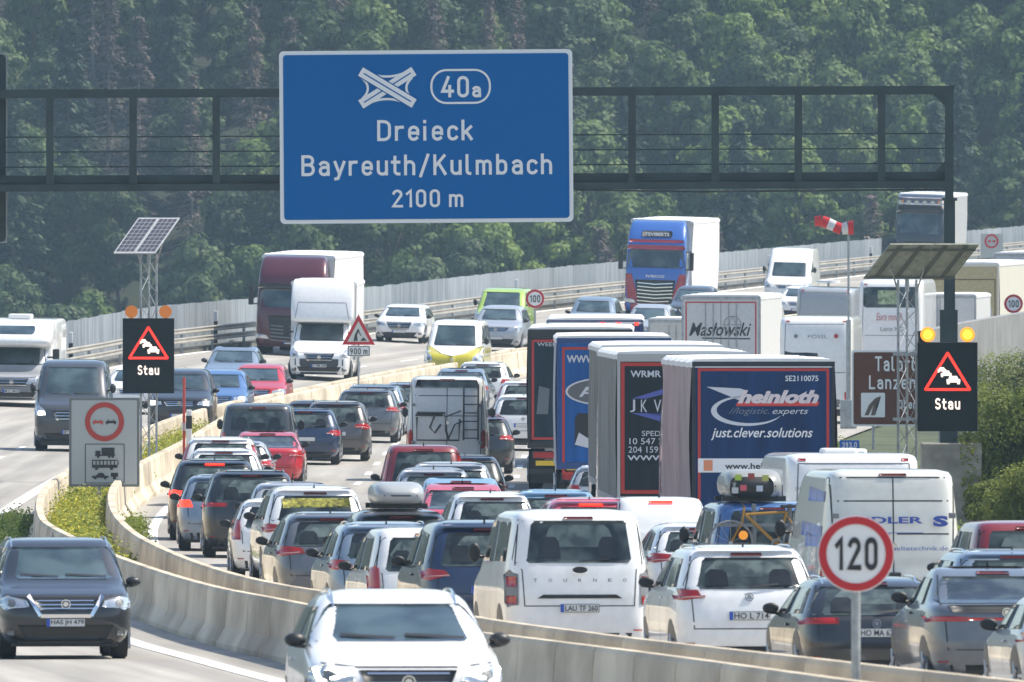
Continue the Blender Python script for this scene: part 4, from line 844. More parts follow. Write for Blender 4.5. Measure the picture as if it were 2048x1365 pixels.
def rear_face(B, kind, H, W, zb, zt, lights, lit, pm, plate, detail, win, lamp, gm, lower, emblem, spoiler):
    hw = B.hw; root = B.root; isv = kind in ('bus', 'van')
    lm = M_redl if lit else M_red
    if win == 'std' or win == 'side':
        wb, wt = hw(zb)*(.93 if kind == 'bus' else .92), hw(zt)*.94
        if kind == 'van': pass
        else:
            rw = B.patch('rear_window', 'rear', rrect2(wb, wt, zb, zt), gm, .007, 7, 9)
            if kind != 'sedan':
                dz = zt-zb; k = (abs(hash_(root['label'])) % 7)/7
                B.patch('cabin_view', 'rear', rrect2(wb*(.55+.2*k), wt*(.5+.2*k), zb+dz*.38, zb+dz*.90), M_seethru, .010, 4, 6, parent=rw, skirt=False)
                for sx in (-1, 1):
                    c = sx*wb*(.45+.06*k); B.patch('headrest', 'rear', [(c-.15, zb+dz*.10), (c+.15, zb+dz*.10), (c+.13, zb+dz*.50), (c+.08, zb+dz*.62), (c-.08, zb+dz*.62), (c-.13, zb+dz*.50)], M_headrest, .013, 5, 3, parent=rw, skirt=False)
    elif win == 'flag':
        wb, wt = hw(zb)*.9, hw(zt)*.92
        rw = B.patch('rear_window', 'rear', rrect2(wb, wt, zb, zt), gm, .007, 7, 9)
        B.patch('window_cloth', 'rear', [(-wb*.7, zb+.5*(zt-zb)), (wb*.75, zb+.55*(zt-zb)), (wb*.72, zt-.04), (-wb*.72, zt-.05)], mat('yellow_green_cloth', (.22,.21,.03), .8, noise=.95, nscale=14), .012, 4, 6)
    # tailgate seams
    x1, x2 = hw(.62*H)*.80, hw(zt)*.93
    if kind == 'van':
        B.lines('door_seam', 'rear', [[(0, .32*H), (0, .95*H)], [(-x1*1.05, .2*H), (-x2, .955*H), (x2, .955*H), (x1*1.05, .2*H)], [(-x1, .63*H), (-.05, .63*H)], [(.05, .63*H), (x1, .63*H)], [(-x1, .82*H), (x1, .82*H)]], w=.02)
        for sx in (-1, 1):
            for hz in (.36, .72): MB().box(sx*x1*1.05-.05, sx*x1*1.05+.05, -.03, .02, hz*H, hz*H+.08, .012).build('door_hinge', M_grey, root)
    else:
        B.lines('tailgate_seam', 'rear', [[(-x2, zt+.02), (-hw(zb)*.9, zb-.02), (-x1, .60*H), (-x1*.96, .36*H), (x1*.96, .36*H), (x1, .60*H), (hw(zb)*.9, zb-.02), (x2, zt+.02)]])
    zl = {'hatch': .60, 'suv': .60, 'estate': .60, 'sedan': .60, 'mpv': .53, 'bus': .45, 'van': .35}[kind]*H
    hv = (hash_(root['label']) % 11)/10; zl += (hv-.5)*.045*H; iw = W*(.25+.07*((hash_(root['label']) // 7) % 5)/4)
    for sx in (-1, 1):
        if lights == 'horiz': q = [(iw, zl-.01-.03*hv), (W*.44, zl-.09+.03*hv), (W*.485, zl-.075+.02*hv), (W*.49, zl+.05+.03*hv), (W*.44, zl+.08), (iw+.05, zl+.045+.02*hv)]
        elif lights == 'small': q = [(W*.33, zl-.06), (W*.49, zl-.07), (W*.49, zl+.07), (W*.36, zl+.07)]
        elif lights == 'vert': q = [(W*.40, zl-.16), (W*.485, zl-.16), (W*.485, zl+.16), (W*.43, zl+.20), (W*.405, zl+.16)]
        elif lights == 'tall': q = [(W*.415, zl-.12), (W*.49, zl-.12), (W*.485, zl+.32), (W*.43, zl+.35), (W*.415, zl+.2)]
        elif lights == 'high': q = [(hw(zb)*.90, zb-.05), (hw(zb)*.985, zb-.05), (hw(zt)*1.0, zt-.03), (hw(zt)*.93, zt-.03)]
        elif lights == 'long': q = [(W*.25, zl-.035), (W*.485, zl-.05), (W*.49, zl+.06), (W*.25, zl+.035)]
        elif lights == 'bar': q = [(W*.25, zl-.03), (W*.485, zl-.05), (W*.49, zl+.05), (W*.25, zl+.02)]
        elif lights == 'transit': q = [(W*.415, zl-.14), (W*.475, zl-.17), (W*.488, zl-.1), (W*.488, zl+.26), (W*.465, zl+.33), (W*.415, zl+.27)]
        else: q = None
        if q:
            q = q if sx > 0 else mirror_poly(q)
            if lights == 'transit':
                t = B.patch('tail_light', 'rear', q, M_grey, .012, 6, 5)
                for a, b in ((-.13, -.02), (.1, .24)): B.patch('lens', 'rear', [(sx*W*.425, zl+a), (sx*W*.478, zl+a), (sx*W*.478, zl+b), (sx*W*.425, zl+b)], lm, .019, 3, 3, parent=t)
            else:
                t = B.patch('tail_light', 'rear', q, lm, .014, 5, 7)
                if lights == 'horiz' and detail:
                    B.patch('lens_band', 'rear', [(sx*W*.30, zl-.03), (sx*W*.455, zl-.045), (sx*W*.455, zl-.02), (sx*W*.30, zl-.005)], mat('pale_lens', (.6,.3,.3), .2), .021, 1, 4, parent=t)
    if lights == 'bar': B.patch('light_bar', 'rear', [(-W*.25, zl-.018), (W*.25, zl-.018), (W*.25, zl+.012), (-W*.25, zl+.012)], lm, .012, 1, 8)
    # third brake light
    z3 = zt+.028 if kind != 'van' else .965*H
    B.patch('brake_light', 'rear', [(-.2, z3-.012), (.2, z3-.012), (.19, z3+.02), (-.19, z3+.02)], M_redl if (lit or lamp) else mat('dark_red_lens', (.12,.01,.01), .3), .02, 1, 5)
    if spoiler or kind in ('hatch', 'suv'):
        zz = zt+.05
        B.patch('roof_spoiler', 'rear', [(-hw(zz)*.86, zz-.012), (hw(zz)*.86, zz-.012), (hw(zz)*.8, zz+.02), (-hw(zz)*.8, zz+.02)], pm, .075, 2, 6)
    if kind == 'bus' and emblem:
        B.patch('door_handle_trim', 'rear', [(-W*.29, .41*H), (W*.29, .41*H), (W*.25, .435*H), (-W*.25, .435*H)], M_black, .012, 2, 6)
    if lower is None: lower = M_black
    z0 = B.zw[0][0]
    B.patch('lower_bumper', 'rear', [(-W*.46, z0+.01), (W*.46, z0+.01), (W*.48, z0+.14), (-W*.48, z0+.14)], lower, .006, 2, 8)
    if detail:
        B.lines('bumper_seam', 'rear', [[(-W*.49, .375*H), (-x1*.97, .36*H)], [(x1*.97, .36*H), (W*.49, .375*H)]])
        for sx in (-1, 1): B.patch('reflector', 'rear', [(sx*W*.37, z0+.17), (sx*W*.43, z0+.17), (sx*W*.43, z0+.187), (sx*W*.37, z0+.187)], M_red, .01, 1, 3)
    pz = {'hatch': .47, 'suv': .46, 'estate': .50, 'sedan': .50, 'mpv': .42, 'bus': .345, 'van': .22}[kind]*H
    if plate is not False: plate_at(B, 'rear', 0 if kind != 'van' else .35, pz, plate)
    if emblem:
        p, n = B.hit('rear', 0, zb-.10); t = MB(); t.disc((0, p.y-.012, zb-.10), .055, .02, 'y', 20, .042); t.disc((0, p.y-.008, zb-.10), .03, .012, 'y', 12); t.build('emblem', M_chrome, root)
    if win == 'std' and detail and kind != 'sedan' and kind != 'van':
        B.lines('wiper', 'rear', [[(0, zb+.015), (hw(zb)*.42, zb+.05)]], w=.022, off=.03)
def front_face(B, kind, H, W, L, pm, plate, detail, hlit, lower, emblem, grille, wz0, drl=False):
    hw = B.hw; root = B.root; isv = kind in ('bus', 'van')
    zl = {'hatch': .485, 'suv': .49, 'estate': .48, 'sedan': .49, 'mpv': .46, 'bus': .42, 'van': .36}[kind]*H
    for sx in (-1, 1):
        q = [(W*.27, zl-.04), (W*.44, zl-.085), (W*.49, zl-.05), (W*.485, zl+.07), (W*.43, zl+.10), (W*.29, zl+.04)]
        if kind == 'van' or kind == 'bus': q = [(W*.34, zl-.06), (W*.47, zl-.08), (W*.49, zl+.10), (W*.44, zl+.24), (W*.35, zl+.08)]
        q = q if sx > 0 else mirror_poly(q); t = B.patch('headlight', 'front', q, M_clear, .012, 5, 6)
        cxx = sx*W*.40
        if hlit: B.patch('lamp', 'front', [(cxx-.06, zl-.05), (cxx+.06, zl-.05), (cxx+.06, zl+.05), (cxx-.06, zl+.05)], M_lamp, .03, 2, 2, parent=t)
        else:
            B.patch('lamp', 'front', [(cxx+math.cos(R(a))*.05, zl+.005+math.sin(R(a))*.05) for a in range(0, 360, 30)], M_grey, .018, 4, 4, parent=t)
            if drl: B.lines('daylight_strip', 'front', [[(sx*W*.30, zl+.03), (sx*W*.46, zl+.07), (sx*W*.44, zl-.05), (sx*W*.30, zl+.02)]], M_lamp, .022, .03, parent=t)
    gz0, gz1 = zl-.085, zl+.055
    if grille == 'wide': gz0 -= .10
    if grille != 'none': 
        g = B.patch('grille', 'front', [(-W*.19, gz0), (W*.19, gz0), (W*.25, gz1), (-W*.25, gz1)], M_black, .01, 4, 8)
        B.lines('grille_bar', 'front', [[(-W*.21, gz0+(gz1-gz0)*f), (W*.21, gz0+(gz1-gz0)*f)] for f in (.15, .5, .85)], M_chrome, .016, .018, parent=g)
    if emblem:
        zz = (gz0+gz1)/2+.01; p, n = B.hit('front', 0, zz); MB().disc((0, p.y+.02, zz), .066, .02, 'y', 20, .052).disc((0, p.y+.018, zz), .035, .012, 'y', 12).build('emblem', M_chrome, root)
    z0 = B.zw[0][0]; lz = .31*H if not isv else .22*H
    B.patch('lower_intake', 'front', [(-W*.30, z0+.06), (W*.30, z0+.06), (W*.36, lz-.04), (-W*.36, lz-.04)], M_black, .008, 3, 8)
    if lower: B.patch('lower_bumper', 'front', [(-W*.485, z0+.01), (W*.485, z0+.01), (W*.495, zl-.11), (W*.3, zl-.16), (-W*.3, zl-.16), (-W*.495, zl-.11)], lower, .005, 5, 10)
    else: B.patch('bumper_lip', 'front', [(-W*.46, z0+.005), (W*.46, z0+.005), (W*.46, z0+.06), (-W*.46, z0+.06)], M_black, .01, 1, 8)
    for sx in (-1, 1): B.patch('fog_lamp', 'front', [(sx*W*.38, z0+.12), (sx*W*.44, z0+.12), (sx*W*.44, z0+.19), (sx*W*.38, z0+.19)], M_lamp if hlit == 'fog' else M_grey, .016, 2, 2)
    if plate is not False: plate_at(B, 'front', 0, lz-.01, plate)
    if detail:
        zh = B.H*.60 if not isv else B.H*.46
        B.lines('bonnet_seam', 'front', [[(-W*.46, wz0-.03), (-W*.43, zl+.12), (-W*.25, gz1+.03), (W*.25, gz1+.03), (W*.43, zl+.12), (W*.46, wz0-.03)]])
        B.lines('wiper', 'front', [[(-hw(wz0)*.7, wz0+.02), (-.05, wz0+.05)], [(.05, wz0+.02), (hw(wz0)*.65, wz0+.05)]], w=.025, off=.02)
# ---------------------------------------------------------------- lorries, caravans, campers
def tarp_mat(name, col, streak=.25):
    m = bpy.data.materials.new(name); m.use_nodes = True; n = m.node_tree; b = n.nodes['Principled BSDF']; L = n.links
    tc = n.nodes.new('ShaderNodeTexCoord'); mp = n.nodes.new('ShaderNodeMapping'); mp.inputs['Scale'].default_value = (2.5, 1.6, .35); L.new(tc.outputs['Object'], mp.inputs[0])
    nz = n.nodes.new('ShaderNodeTexNoise'); nz.inputs['Scale'].default_value = 1.5; nz.inputs['Detail'].default_value = 5; L.new(mp.outputs[0], nz.inputs['Vector'])
    cr = n.nodes.new('ShaderNodeValToRGB'); cr.color_ramp.elements[0].position = .3; cr.color_ramp.elements[1].position = .7
    cr.color_ramp.elements[0].color = tuple(c*(1-streak) for c in col)+(1,); cr.color_ramp.elements[1].color = tuple(min(1, c*(1+streak)) for c in col)+(1,)
    L.new(nz.outputs[0], cr.inputs[0]); L.new(cr.outputs[0], b.inputs['Base Color']); b.inputs['Roughness'].default_value = .5; b.inputs['Specular IOR Level'].default_value = .2
    bp = n.nodes.new('ShaderNodeBump'); bp.inputs['Strength'].default_value = .35; bp.inputs['Distance'].default_value = .04; L.new(nz.outputs[0], bp.inputs['Height']); L.new(bp.outputs[0], b.inputs['Normal'])
    return m
M_roofc = tarp_mat('roof_canvas', (.74,.75,.75), .06)
def curtain(name, x, y0, y1, z0, z1, m, root, amp=.02, sway=0.):
    n = int((y1-y0)/.16); vs = []; fs = []; k = 9; sg = 1 if x > 0 else -1
    for i in range(n+1):
        y = y0+(y1-y0)*i/n
        for j in range(k+1):
            z = z0+(z1-z0)*j/k; f = math.sin(math.pi*j/k)
            vs.append((x+sg*(amp*f*(math.sin(y*7.3+1.3*math.sin(y*1.1))+.6*math.sin(y*2.1+j*.3))+.006), y, z))
    for i in range(n):
        for j in range(k): a = i*(k+1)+j; fs.append((a, a+1, a+k+2, a+k+1) if sg < 0 else (a, a+k+1, a+k+2, a+1))
    o = mesh(name, vs, fs, m, root, True); return o
def box_body(root, y0, y1, W, z0, H, side_m, roof_m, name_side='side_tarpaulin', amp=.02, belt=True):
    """the load box: floor frame, side curtains, a slightly sagging roof"""
    MB().box(-W/2+.03, W/2-.03, y0+.04, y1-.04, z0, H-.1).build('load_box', M_white, root)
    for sx in (-1, 1): curtain(name_side, sx*W/2, y0+.10, y1-.10, z0-.03, H-.14, side_m, root, amp)
    n = int((y1-y0)/.6); vs = []; fs = []; q = [(-W/2-.02, H-.16), (-W/2-.025, H-.07), (-W/2+.05, H-.015), (-W/4, H+.0), (W/4, H+.0), (W/2-.05, H-.015), (W/2+.025, H-.07), (W/2+.02, H-.16)]
    for i in range(n+1):
        y = y0-.03+(y1-y0+.06)*i/n; sag = .018*math.sin(y*2.6)+.012*math.sin(y*5.9+1)
        for j, (a, b) in enumerate(q): vs.append((a, y, b+(sag if 1 < j < 6 else sag*.5)))
    for i in range(n):
        for j in range(7): a = i*8+j; fs.append((a, a+8, a+9, a+1))
    fs += [tuple(range(8)), tuple(n*8+j for j in range(7, -1, -1))]
    mesh('roof', vs, fs, roof_m or M_roofc, root, False)
    MB().box(-W/2-.015, W/2+.015, y0, y1, z0-.16, z0-.035, .01).build('side_rail', M_steel, root)
def axles(root, W, ys_, r=.5):
    for y in ys_:
        for sx in (-1, 1): wheel(root, sx*(W/2-.17), y, r, .32, sx)
def truck_tail(root, W, z0, lit=False, yplate=None, ptxt=None):
    MB().box(-.45, .45, .3, 12.5, z0-.5, z0-.17).build('chassis', M_black, root)
    MB().box(-W/2+.05, W/2-.05, .0, .1, .42, .54, .01).build('underrun_bar', M_black, root)
    for sx in (-1, 1):
        MB().box(sx*W*.36-.26, sx*W*.36+.26, -.01, .09, z0-.42, z0-.22, .015).build('light_housing', M_black, root)
        t = MB().box(sx*W*.36-.22, sx*W*.36+.22, -.025, -.012, z0-.39, z0-.25).build('tail_light', M_redl if lit else M_red, root)
        MB().box(sx*W*.36-.30, sx*W*.36+.30, .9, .94, .18, z0-.45).build('mud_flap', M_black, root)
    if yplate: 
        o = MB().box(-.30+yplate, .30+yplate, -.03, -.015, .62, .74).build('number_plate', M_platey, root)
def rear_doors(root, W, z0, H, m, frame=None, seam=True, top=.16):
    o = MB().box(-W/2+.06, W/2-.06, -.02, .06, z0, H-top).build('rear_door', m, root)
    fm = frame or M_steel; mb = MB()
    mb.box(-W/2, -W/2+.058, -.03, .10, z0-.16, H-.1).box(W/2-.058, W/2, -.03, .10, z0-.16, H-.1).box(-W/2, W/2, -.031, .09, H-top+.002, H-.05).box(-W/2+.058, W/2-.058, -.031, .09, z0-.15, z0-.002)
    mb.build('door_frame', fm, root)
    if seam:
        MB().box(-.008, .008, -.024, -.018, z0+.02, H-top-.02).build('door_seam', M_black, o)
        for x in (-.5, -.25, .25, .5): MB().tube([(x, -.045, z0-.05), (x, -.045, H-.25)], .014, 6).build('locking_bar', M_steel, o)
    return o
def tractor(root, y0, col, W=2.5, H=3.8, front=False):
    pm = paint(col) if isinstance(col, str) else col
    B = Body('cab', 2.3, W, H, root, pm, name='cab', y0=y0)
    MB().box(-.45, .45, y0-2.6, y0+1.8, .45, .95).build('tractor_frame', M_black, root)
    for yy in (y0-1.6, y0+1.0):
        for sx in (-1, 1): wheel(root, sx*(W/2-.16), yy, .5, .3, sx)
    MB().tube([(0, y0-.15, 1.2), (0, y0-.15, H-.7)], .07, 8).build('exhaust_stack', M_grey, root)
    return B
def lorry(u, vtop, s, label, side_m, door_m, cabcol='white', dh=0., H=None, LT=13.6, W=2.55, roof_m=None, frame=None, seam=True, lit=False, name='articulated_lorry', rigid=False, amp=.02, yplate=.0001, top=.16):
    H = H or height_for(u, s, vtop); tot = LT+2.9 if not rigid else LT+2.5
    LOG.append((label, 'lorry', u, s, round(H, 2), False, (u-1024)/s, F/s, tot, W))
    root, g = place(u, s, tot, False, name, label, 'lorry', GQ, dh); z0 = 1.2 if not rigid else 1.05
    box_body(root, 0, LT, W, z0, H, side_m, roof_m, amp=amp); axles(root, W, (2.4, 3.7, 5.0) if not rigid else (2.3,))
    truck_tail(root, W, z0, lit, yplate); d = rear_doors(root, W, z0, H, door_m, frame, seam, top)
    tractor(root, LT+(.7 if not rigid else .25), cabcol, H=min(3.8, H-.15)); return root, d, H, z0
def lorry_front(u, vtop, s, label, cabcol, side_m, dh=-.6, W=2.5, LT=13.6, trail=True, name='articulated_lorry', Hc=None, Hbox=None):
    H = height_for(u, s, vtop); tot = (LT+2.8) if trail else 2.5
    LOG.append((label, 'lorry', u, s, round(H, 2), True, (u-1024)/s, F/s, tot, W))
    root, g = place(u, s, tot, True, name, label, 'lorry', GO, dh)
    if trail: box_body(root, 0, LT, 2.55, 1.2, Hbox or H, side_m, None); axles(root, 2.55, (2.4, 3.7, 5.0))
    B = tractor(root, tot-2.3, cabcol, W, H=Hc or H-.05); z0 = 1.2
    return B, root, H, tot
def cab_front(B, H, W, visor=None, grille_m=None, low=None, lamps=True, hlit=False, rows=6, win=(.50,.70), deep=True):
    root = B.root; hw = B.hw
    B.patch('windscreen', 'front', rrect2(hw(win[0]*H)*.93, hw(win[1]*H)*.90, win[0]*H, win[1]*H, .08), M_glassb, .012, 6, 8)
    B.patch('sun_visor', 'front', [(-hw(win[1]*H)*.93, win[1]*H+.01), (hw(win[1]*H)*.93, win[1]*H+.01), (hw(win[1]*H)*.9, win[1]*H+.16), (-hw(win[1]*H)*.9, win[1]*H+.16)], visor or M_black, .12, 3, 8)
    g = B.patch('grille', 'front', [(-W*.27, .13*H), (W*.27, .13*H), (W*.33, .40*H), (-W*.33, .40*H)], grille_m or M_black, .02, 6, 8)
    B.lines('grille_bar', 'front', [[(-W*.29, z*H), (0, z*H-.05), (W*.29, z*H)] for z in [.16+.035*k for k in range(rows)]], M_chrome if deep else M_grey, .035, .04, parent=g)
    B.patch('bumper', 'front', [(-W*.47, .09*H+.02), (W*.47, .09*H+.02), (W*.49, .165*H), (W*.27, .15*H), (-W*.27, .15*H), (-W*.49, .165*H)], low or M_black, .03, 4, 8)
    for sx in (-1, 1):
        q = [(W*.30, .165*H), (W*.485, .175*H), (W*.49, .225*H), (W*.33, .20*H)]; q = q if sx > 0 else mirror_poly(q)
        B.patch('headlight', 'front', q, M_lamp if hlit else M_clear, .03, 3, 5)
        y = B.y0+1.95; mb = MB(); mb.box(sx*(W/2+.20)-.09, sx*(W/2+.20)+.09, y, y+.16, .50*H, .68*H, .03).tube([(sx*(W/2-.05), y+.05, .68*H), (sx*(W/2+.2), y+.08, .69*H)], .025, 6).tube([(sx*(W/2-.05), y+.05, .51*H), (sx*(W/2+.2), y+.08, .51*H)], .025, 6)
        mb.build('side_mirror', M_black, root)
        B.patch('side_window', 'left' if sx < 0 else 'right', [(B.y0+1.0, .50*H), (B.y0+1.85, .47*H), (B.y0+1.75, .68*H), (B.y0+1.0, .68*H)], M_glass, .008, 4, 4)
        B.lines('door_seam', 'left' if sx < 0 else 'right', [[(B.y0+.85, .2*H), (B.y0+.85, .72*H), (B.y0+1.9, .70*H)]])
    plate_at(B, 'front', 0, .125*H+.03, None)

# --- lorry signage helpers: all on the rear door plane, facing -Y
def rear_frame_line(d, W, z0, z1, m, t=.05, inset=.14, y=-.026):
    flat('reflective_border', frame_polys(-W/2+inset, W/2-inset, z0, z1, t), y, m, d, .004)
M_redline = mat('red_reflective_tape', (.45,.03,.02), .5)
# 1 dark blue curtain trailer in front
root, d, H, z0 = lorry(1527, 718, 112, 'dark blue lorry rear with red border and silver logistic lettering', tarp_mat('dusty_pink_tarpaulin', (.36,.26,.26), .25), tarp_mat('dark_blue_tarpaulin', (.008,.035,.115), .35),
                       'navy', frame=mat('dark_frame', (.015,.02,.03), .5), seam=False, amp=.035, top=.14)
rear_frame_line(d, 2.55, z0+.05, H-.17, M_redline, .05, .10)
text('lettering', 'SE2110075', .39, .98, H-.40, H-.30, -.027, M_wht, d, .01)
M_silver = mat('silver_lettering', (.6,.62,.66), .4); M_redw = mat('red_lettering', (.62,.05,.04), .5)
flat('logo_wing', [[(-1.02, H-.50), (-.42, H-.53), (-.30, H-.57), (-.44, H-.74), (-.62, H-.66)]], -.027, M_silver, d, .003)
flat('lettering_underline', [[(-.50, H-.845), (.97, H-.845), (1.0, H-.765), (-.46, H-.765)]], -.028, M_redw, d, .002)
text('lettering', 'heinloth', -.46, .99, H-.80, H-.56, -.032, mat('pale_pink_lettering', (.72,.62,.63), .5), d, .05, .3)
arc_o = [(-.30+math.cos(R(a))*.64, H-.93+math.sin(R(a))*.27) for a in range(95, 336, 10)]; arc_i = [(-.24+math.cos(R(a))*.60, H-.915+math.sin(R(a))*.235) for a in range(95, 336, 10)]
flat('logo_swoosh', [[arc_o[i], arc_o[i+1], arc_i[i+1], arc_i[i]] for i in range(len(arc_o)-1)], -.027, M_silver, d, .003)
text('lettering', '//logistic.', -.62, .10, H-1.02, H-.87, -.031, mat('dim_lettering', (.16,.19,.24), .5), d, .0, .35); text('lettering', 'experts', .16, .80, H-1.02, H-.90, -.031, M_silver, d, .0, .35)
text('lettering', 'just.clever.solutions', -.94, .88, H-1.46, H-1.23, -.027, M_wht, d, .012, .3)
flat('web_strip', [[(-1.17, H-2.03), (1.12, H-2.03), (1.12, H-1.78), (-1.17, H-1.78)]], -.027, M_wht, d, .003)
flat('strip_emblem', [[(-1.07, H-2.0), (-.91, H-2.0), (-.91, H-1.81), (-1.07, H-1.81)]], -.032, mat('orange_print', (.7,.25,.12), .5), d, .002)
text('lettering', 'www.heinloth.de', -.69, .6, H-1.97, H-1.86, -.032, M_ink, d, .02)
# 2 black rear with a red border
root, d, H, z0 = lorry(1367, 703, 104, 'black lorry rear with red border between grey side and pink side', tarp_mat('grey_tarpaulin', (.17,.17,.17), .35), tarp_mat('black_tarpaulin', (.015,.02,.025), .3), 'white', seam=False, top=.20,
                       frame=mat('pale_frame', (.42,.42,.40), .5))
rear_frame_line(d, 2.55, z0+.05, H-.215, M_redline, .07, .07)
for ch, x0_, x1_ in (('J', -1.03, -.93), ('K', -.82, -.70), ('V', -.57, -.43), ('S', -.28, -.16)): text('lettering', ch, x0_, x1_, H-1.17, H-.93, -.028, M_silver, d, .0)
M_viol = mat('violet_print', (.09,.11,.38), .4)
flat('logo_wing', [[(-1.0, H-.91), (-.05, H-.62), (.9, H-.91), (.7, H-.91), (-.05, H-.74), (-.72, H-.91)]], -.027, M_viol, d, .003)
flat('logo_wing', [[(-1.0, H-1.19), (-.72, H-1.19), (-.05, H-1.34), (.7, H-1.19), (.9, H-1.19), (-.05, H-1.46)]], -.027, M_viol, d, .003)
text('lettering', 'WRMR TRANS', -1.02, .2, H-.50, H-.37, -.028, M_silver, d, .02)
text('lettering', 'SPEDITION', -.80, -.0, H-1.63, H-1.53, -.028, M_silver, d, 0)
text('lettering', '10 547 220', -1.04, -.2, H-1.79, H-1.67, -.028, M_silver, d, 0)
text('lettering', '204 159 271', -1.06, -.2, H-1.95, H-1.83, -.028, M_silver, d, 0)
text('lettering', 'WWW.JKV.CZ', -1.08, .4, H-2.13, H-2.0, -.028, M_silver, d, .02)
# 3 grey tarpaulin
root, d, H, z0 = lorry(1326, 690, 97.5, 'grey tarpaulin lorry with white roof behind the black lorry', tarp_mat('mid_grey_tarpaulin', (.15,.15,.15), .35), tarp_mat('grey_rear_tarpaulin', (.3,.31,.32), .2), 'white', seam=False, amp=.03)
# 4 blue
root, d, H, z0 = lorry(1228, 672, 90, 'bright blue lorry rear with grey oval logo and red border', tarp_mat('striped_blue_tarpaulin', (.35,.38,.46), .3), tarp_mat('blue_tarpaulin', (.015,.10,.33), .25), 'navy', seam=False, frame=mat('blue_frame', (.02,.06,.2), .5))
rear_frame_line(d, 2.55, H-3.08, H-.25, M_redline, .06, .12)
text('lettering', 'WWW.ARUTRANS.DE', -1.05, .95, H-.60, H-.43, -.028, M_silver, d, .03)
oval = [(-.22+math.cos(R(a))*.86, H-1.24+math.sin(R(a))*.31) for a in range(0, 360, 12)]
oo = flat('logo_oval', [oval], -.028, M_silver, d, .003); flat('logo_field', [[(-.22+(x+.22)*.94, H-1.24+(z-H+1.24)*.88) for x, z in oval]], -.033, mat('oval_grey', (.12,.12,.13), .5), oo, .002)
text('lettering', 'ARU', -.78, .25, H-1.36, H-1.13, -.037, M_silver, oo, .02)
flat('picture_print', [[(-.87, H-2.45), (-.3, H-2.45), (.1, H-2.2), (.1, H-1.75), (-.80, H-1.72), (-.87, H-1.85)]], -.028, M_ink, d, .003)
flat('picture_print', [[(-.87, H-2.42), (-.55, H-2.50), (-.45, H-2.36), (-.78, H-2.15)]], -.032, M_silver, d, .003)
flat('strip_emblem', [[(-1.05, H-2.99), (1.0, H-2.99), (1.0, H-2.84), (-1.05, H-2.84)]], -.028, mat('yellow_print', (.6,.42,.04), .5), d, .003)
# 5 dark
root, d, H, z0 = lorry(1160, 655, 82, 'black lorry with cream roof edge, leftmost of the queuing lorries', tarp_mat('charcoal_tarpaulin', (.02,.03,.035), .3), tarp_mat('dark_teal_tarpaulin', (.012,.028,.042), .3), 'white', seam=False, lit=False, frame=mat('dark_frame2', (.02,.02,.02), .5), top=.26, yplate=-.78)
flat('reflective_border', [[(-1.18, z0+.1), (-1.12, z0+.1), (-1.12, H-.3), (-1.18, H-.3)], [(-1.18, H-.36), (1.1, H-.36), (1.1, H-.3), (-1.18, H-.3)], [(-1.18, z0+.05), (1.1, z0+.05), (1.1, z0+.11), (-1.18, z0+.11)]], -.028, M_redline, d, .003)
text('lettering', 'WEEKEND', -1.04, -.2, H-.46, H-.37, -.028, M_silver, d, 0)
flat('picture_print', [[(-1.06, H-2.12), (-.78, H-2.12), (-.74, H-1.5), (-1.0, H-1.43)]], -.028, mat('faded_print', (.12,.14,.15), .5), d, .003)
MB().box(-.98, -.60, -.05, -.03, .80, .95).build('reflector_plate', M_red, root)
# 6 dark blue with red marker lights
root, d, H, z0 = lorry(1190, 637, 75.5, 'dark blue lorry with small red marker lights along its top', tarp_mat('navy_tarpaulin', (.02,.03,.09), .2), tarp_mat('navy_rear_tarpaulin', (.03,.05,.16), .2), 'white', seam=False, frame=mat('navy_frame', (.03,.05,.14), .5), top=.10)
for x, z in ((-.95,-.42),(-.3,-.42),(.2,-.15),(.62,-.15),(1.1,-.15),(1.12,-.45),(1.15,-.7)): MB().box(x-.05, x+.05, -.05, -.033, H+z-.04, H+z+.04).build('marker_light', M_redl, d)
# 7 plain white box behind it
lorry(1365, 637, 59.3, 'plain pale box lorry between the marker light lorry and the one with black script', mat('cream_panel', (.62,.61,.56), .5, noise=.06), mat('cream_door', (.5,.5,.46), .5, noise=.06), 'white', LT=5.0, rigid=True, name='box_lorry', amp=.0, W=2.4)
# 8 white lorry with script lettering
root, d, H, z0 = lorry(1442, 590, 62, 'white lorry rear with thin red border and black script lettering', mat('white_side', (.6,.6,.58), .5, noise=.08), mat('white_door', (.52,.53,.53), .5, noise=.06), 'white', LT=8.0, rigid=True, name='box_lorry', amp=0., dh=1.5)
rear_frame_line(d, 2.5, z0+.1, H-.22, M_redline, .045, .10)
text('lettering', 'Masłowski', -1.03, .98, H-1.33, H-.90, -.03, M_ink, d, .012, .35)
flat('lettering_underline', [[(-.6, H-1.42), (.95, H-1.44), (.95, H-1.40), (-.6, H-1.38)]], -.03, M_ink, d, .003)
MB().disc((.37, -.03, H-.97), .29, .004, 'y', 24, .265).build('logo_globe', M_grey, d)
flat('logo_globe', stroke([(.10, H-.97), (.64, H-.97)], .018)+stroke([(.37, H-.70), (.25, H-.97), (.30, H-1.15)], .018)+stroke([(.37, H-.70), (.50, H-.97)], .018), -.03, M_grey, d, .003)
